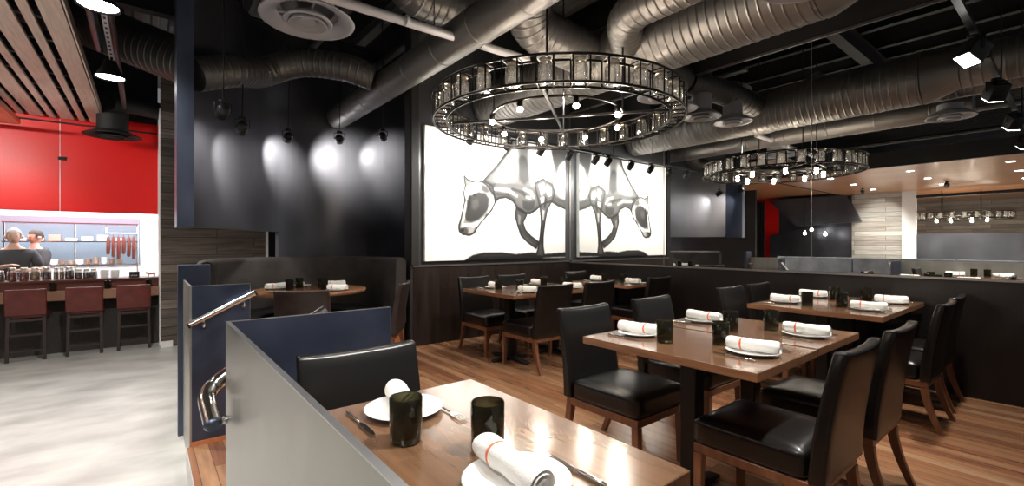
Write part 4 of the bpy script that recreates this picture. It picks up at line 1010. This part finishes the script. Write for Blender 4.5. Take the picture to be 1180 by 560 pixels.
# ------------------------------------------------------------------ cooks
def skin_obj(name, verts, edges, radii, m, parent, sub=2):
    me = bpy.data.meshes.new(name); me.from_pydata(verts, edges, []); me.update()
    o = bpy.data.objects.new(name, me); COL.objects.link(o); o.parent = parent
    md = o.modifiers.new('Skin', 'SKIN'); md.use_smooth_shade = True
    if not me.skin_vertices: 
        try: me.skin_vertices.new()
        except Exception: pass
    for i, r in enumerate(radii):
        sv = me.skin_vertices[0].data[i]; sv.radius = r if isinstance(r, tuple) else (r, r); sv.use_root = (i == 0)
    s_ = o.modifiers.new('Sub', 'SUBSURF'); s_.levels = sub; s_.render_levels = sub
    me.materials.append(m); return o
def cook(loc, rz, label, cap, arms):
    e = empty('person', loc, rz, label, 'person')
    # faces -Y; x right
    V = []; E_ = []; Rr = []
    def add(p, r, link=None):
        V.append(p); Rr.append(r)
        if link is not None: E_.append((link, len(V)-1))
        return len(V)-1
    pel = add((0, 0, .95), (.16, .11)); ch = add((0, .01, 1.18), (.15, .10), pel); ch2 = add((0, .01, 1.36), (.17, .105), ch); nk = add((0, 0, 1.50), .058, ch2); hd = add((0, -.01, 1.60), .06, nk)
    hips = []
    for s_ in (-1, 1):
        a = add((s_*.10, 0, .86), .09, pel); k = add((s_*.11, -.01, .48), .062, a); f = add((s_*.11, .02, .09), .042, k); t = add((s_*.12, -.15, .04), .035, f)
    for s_ in (-1, 1):
        sh = add((s_*.19, .01, 1.40), .062, ch2); el, wr = arms[0 if s_ < 0 else 1]
        q = add(el, .045, sh); w_ = add(wr, .028, q)
        d = (Vector(wr)-Vector(el)).normalized(); pm = Vector(wr)+d*.055; p_ = add(tuple(pm), .026, w_)
        sd = d.cross(Vector((0, 0, 1))).normalized()
        for fi, (o_, ln) in enumerate(((-.028, .07), (-.010, .08), (.009, .076), (.026, .06))):
            b0 = pm+d*.02+sd*o_; i1 = add(tuple(b0+d*.02), .0095, p_); i2 = add(tuple(b0+d*(ln*.65)+Vector((0, 0, -.012))), .009, i1); add(tuple(b0+d*ln+Vector((0, 0, -.028))), .008, i2)
        th = Vector(wr)+d*.025-sd*.03; i1 = add(tuple(th), .011, w_); add(tuple(th-sd*.02+d*.035), .010, i1)
    skin_obj('body', V, E_, Rr, M['skin'], e)
    # head
    bm = bmesh.new(); bmesh.ops.create_uvsphere(bm, u_segments=28, v_segments=20, radius=1)
    for v in bm.verts:
        x, y, z = v.co; w_ = .078*(1-.18*max(0, -z)); yy = y*.098; zz = z*.122
        if y < 0: yy *= 1-.10*max(0, -z)
        if y < -.8: 
            if abs(x) < .22 and -.35 < z < .12: yy -= .018*(1-abs(x)/.22)*(1-abs(z+.2)/.3 if abs(z+.2) < .3 else 0)
        v.co = (x*w_, yy, 1.66+zz)
    b = MB(); b.frombm(bm, 0, True)
    for s_ in (-1, 1): b.lathe([(0, 0), (.02, .004), (.028, .02), (.02, .045), (0, .05)], 10, c=(s_*.082, .005, 1.63))
    b.build('face', M['skin'], e)
    b = MB()
    for s_ in (-1, 1): b.lathe([(0, -.006), (.010, 0), (0, .006)], 10, c=(s_*.03, -.091, 1.665))
    b.box(-.022, .022, -.094, -.088, 1.603, 1.608); b.build('eyes_and_mouth', M['hair'], e)
    bm = bmesh.new(); bmesh.ops.create_uvsphere(bm, u_segments=24, v_segments=16, radius=1)
    dl = [v for v in bm.verts if v.co.z < -.35 or (v.co.y < -.55 and v.co.z < .38)]; bmesh.ops.delete(bm, geom=dl, context='VERTS')
    for v in bm.verts: v.co = (v.co.x*.088, v.co.y*.107+.006, 1.675+v.co.z*.124)
    b = MB(); b.frombm(bm, 0, True); b.build('cap' if cap else 'hair', M['cap_cloth'] if cap else M['hair'], e)
    # shirt: torso and sleeves
    V2 = []; E_ = []; R2 = []; V = V2; Rr = R2
    def add2(p, r, link=None):
        V2.append(p); R2.append(r)
        if link is not None: E_.append((link, len(V2)-1))
        return len(V2)-1
    a = add2((0, 0, .88), (.19, .135)); c1 = add2((0, .01, 1.1), (.18, .13), a); c2 = add2((0, .01, 1.34), (.20, .13), c1); c3 = add2((0, .0, 1.46), (.085, .08), c2)
    for s_ in (-1, 1):
        sh = add2((s_*.20, .01, 1.40), .088, c2); el, wr = arms[0 if s_ < 0 else 1]; add2(tuple(Vector(el)*.9+Vector((s_*.20, .01, 1.40))*.1), .068, sh)
    skin_obj('shirt', V2, E_, R2, M['shirt'], e)
    b = MB(); b.box(-.20, .20, -.155, -.140, .45, 1.02, bev=.004); b.tube([(-.2, -.12, 1.0), (0, -.15, 1.0), (.2, -.12, 1.0)], .012, 8); b.build('apron', M['shirt'], e)
    return e
cook((-1.58, 10.25, ZF), rad(8), 'person in black shirt and pale cap, forearms folded in front, behind the bar jars', True, [((-.30, -.06, 1.16), (-.06, -.27, 1.22)), ((.30, -.06, 1.14), (.07, -.30, 1.15))])
cook((-1.47, 11.15, ZF), rad(-50), 'person in black shirt with dark hair, working behind the one in the pale cap', False, [((-.28, -.06, 1.14), (-.16, -.30, 1.08)), ((.28, -.08, 1.12), (.12, -.33, 1.05))])

# ================================================================== hall behind the viewpoint (in the mirror)
b = MB(); b.box(-13.5, -1.48, -2.5, 5.0, 2.85, 2.93); struct(b.build('ceiling_cedar', M['woodceil']))
b = MB(); b.box(-1.47, -1.40, -2.5, 5.0, 2.83, 3.15); struct(b.build('trim_cedar_edge', M['blackmatte']))
b = MB(); b.box(-13.5, -1.4, 5.0, 5.1, 2.85, H); struct(b.build('wall_over_cedar', M['blackmatte']))
for i, a in enumerate(RECESSED):
    e = empty('recessed_downlight', (a[0], a[1], 2.849), 0, 'recessed downlight in the cedar ceiling, '+['near', 'middle', 'far'][i//3]+' row, '+['right', 'middle', 'left'][i%3]+' one in the mirror', 'downlight', 'recessed downlights in the cedar ceiling')
    b = MB(); b.lathe([(.06, 0), (.085, -.004), (.088, -.001), (.085, 0)], 24); b.build('trim_ring', M['trim'], e)
    b = MB(); b.lathe([(0, -.0015), (.062, -.0015)], 24); b.build('lens', M['hot'], e)
XW = -7.58
b = MB(); b.box(XW-.3, XW, 3.27, 4.78, ZF, 2.849); struct(b.build('wall_pale_boards', M['barnlight']))
b = MB(); b.box(XW, XW+.06, 3.16, 3.50, ZF, 2.849); struct(b.build('trim_white_post', M['trim']))
b = MB(); b.box(XW-.1, XW, -2.4, 3.155, ZF, 1.55); struct(b.build('wall_low_steel', M['steelwall']))
b = MB(); b.box(XW-.05, XW+.1, -2.4, 3.155, 2.62, 2.70); struct(b.build('trim_black_beam', M['blackmatte']))
b = MB(); b.box(-13.5, -13.4, -2.5, 5, ZF, 2.849); struct(b.build('wall_far_hall', M['barnlight']))
b = MB(); b.prism([(4.9, 2.84), (7.3, 2.84), (6.36, 1.86), (4.5, 1.98)], 'x', XW-.2, XW+.15); struct(b.build('wall_angled_hood', M['steelwall']))
b = MB(); b.prism([(4.79, ZF), (7.4, ZF), (7.4, 1.55), (6.36, 1.78), (4.79, 1.85)], 'x', XW-.35, XW-.21); struct(b.build('wall_dark_niche', M['steelwall']))
b = MB(); b.box(XW-.50, XW-.40, 4.79, 7.15, ZF, 3.0); struct(b.build('wall_behind_hood', M['steelwall']))
b = MB(); b.box(XW-.50, XW-.40, 7.155, 13, ZF, 3.0); struct(b.build('wall_end_red', M['red']))
b = MB(); b.box(-13.5, -1.4, 5.101, 9.5, 2.95, 3.03); struct(b.build('ceiling_hall_side', M['woodceil']))
bm = bmesh.new(); b = MB(); poly = []
for k in range(60): y = 7.4+k*1.05/59; poly.append((XW+.2+.035*sin(k*1.25), y))
poly += [(p[0]+.02, p[1]) for p in poly[::-1]]
b.prism(poly, 'z', ZF+.02, 2.82); bm.free(); tag(b.build('curtain', M['curtain']), 'floor-length black curtain, reflected in the mirror below the ring chandelier', 'curtain')
b = MB(); b.box(XW+.3, XW+.42, 8.55, 8.95, ZF, 2.94); struct(b.build('trim_board_post', M['barn']))
# grey banquette along the hall
e = empty('banquette', (-1.75, 2.4, ZF), 0, 'long grey upholstered banquette, reflected in the mirror', 'bench')
for k, (y0, y1) in enumerate(((-2.4, -.3), (-.28, 1.55), (1.57, 3.2), (3.22, 4.75))):
    b = MB(); b.box(-.04, .1, y0-2.4, y1-2.4, .3, 1.24, bev=.02, seg=3); b.build('back_cushion', M['velvet'], e)
b = MB(); b.box(-.55, -.045, -4.8, 2.35, .3, .72, bev=.02); b.build('seat', M['velvet'], e)
b = MB(); b.box(-.5, .08, -4.78, 2.33, 0, .299); b.build('plinth', M['blackmatte'], e)
# hanging bulbs before the hood
for k, (y, z, l) in enumerate(((5.75, 1.72, 'highest'), (5.95, 1.60, 'left'), (5.35, 1.56, 'right'))):
    e = empty('pendant_bulb', (XW+.6, y, z), 0, l+' bare pendant bulb before the dark hood, reflected in the mirror', 'pendant light')
    b = MB(); b.lathe([(0, -.05), (.035, -.035), (.05, 0), (.035, .035), (.015, .06), (.015, .09), (0, .09)], 16); b.build('globe', M['hot'], e)
    b = MB(); b.tube([(0, 0, .09), (0, 0, 2.85-z)], .004, 6); b.build('cord', M['black'], e)
spot('hall_wall_light', (-5.8, 4.0, 2.62), (XW, 4.05, 1.9), 170, 50, .8, NEUT)
spot('hall_wall_light', (-5.6, 2.2, 2.60), (XW, 2.2, 1.2), 260, 60, .8, NEUT)
for k, (p, t) in enumerate((((-5.6, 4.0, 2.75), (XW, 4.05, 1.7)), ((-5.4, 2.2, 2.75), (XW, 2.2, 1.2)))):
    lamp_head('wall_spotlight', p, t, ['black spotlight before the pale boards, reflected in the mirror', 'black spotlight before the low steel wall, reflected in the mirror'][k], .05, .12, None)
for o in bpy.data.objects:
    if o.type == 'MESH' and len(o.data.polygons) and o.modifiers.get('Skin') is None:
        pass
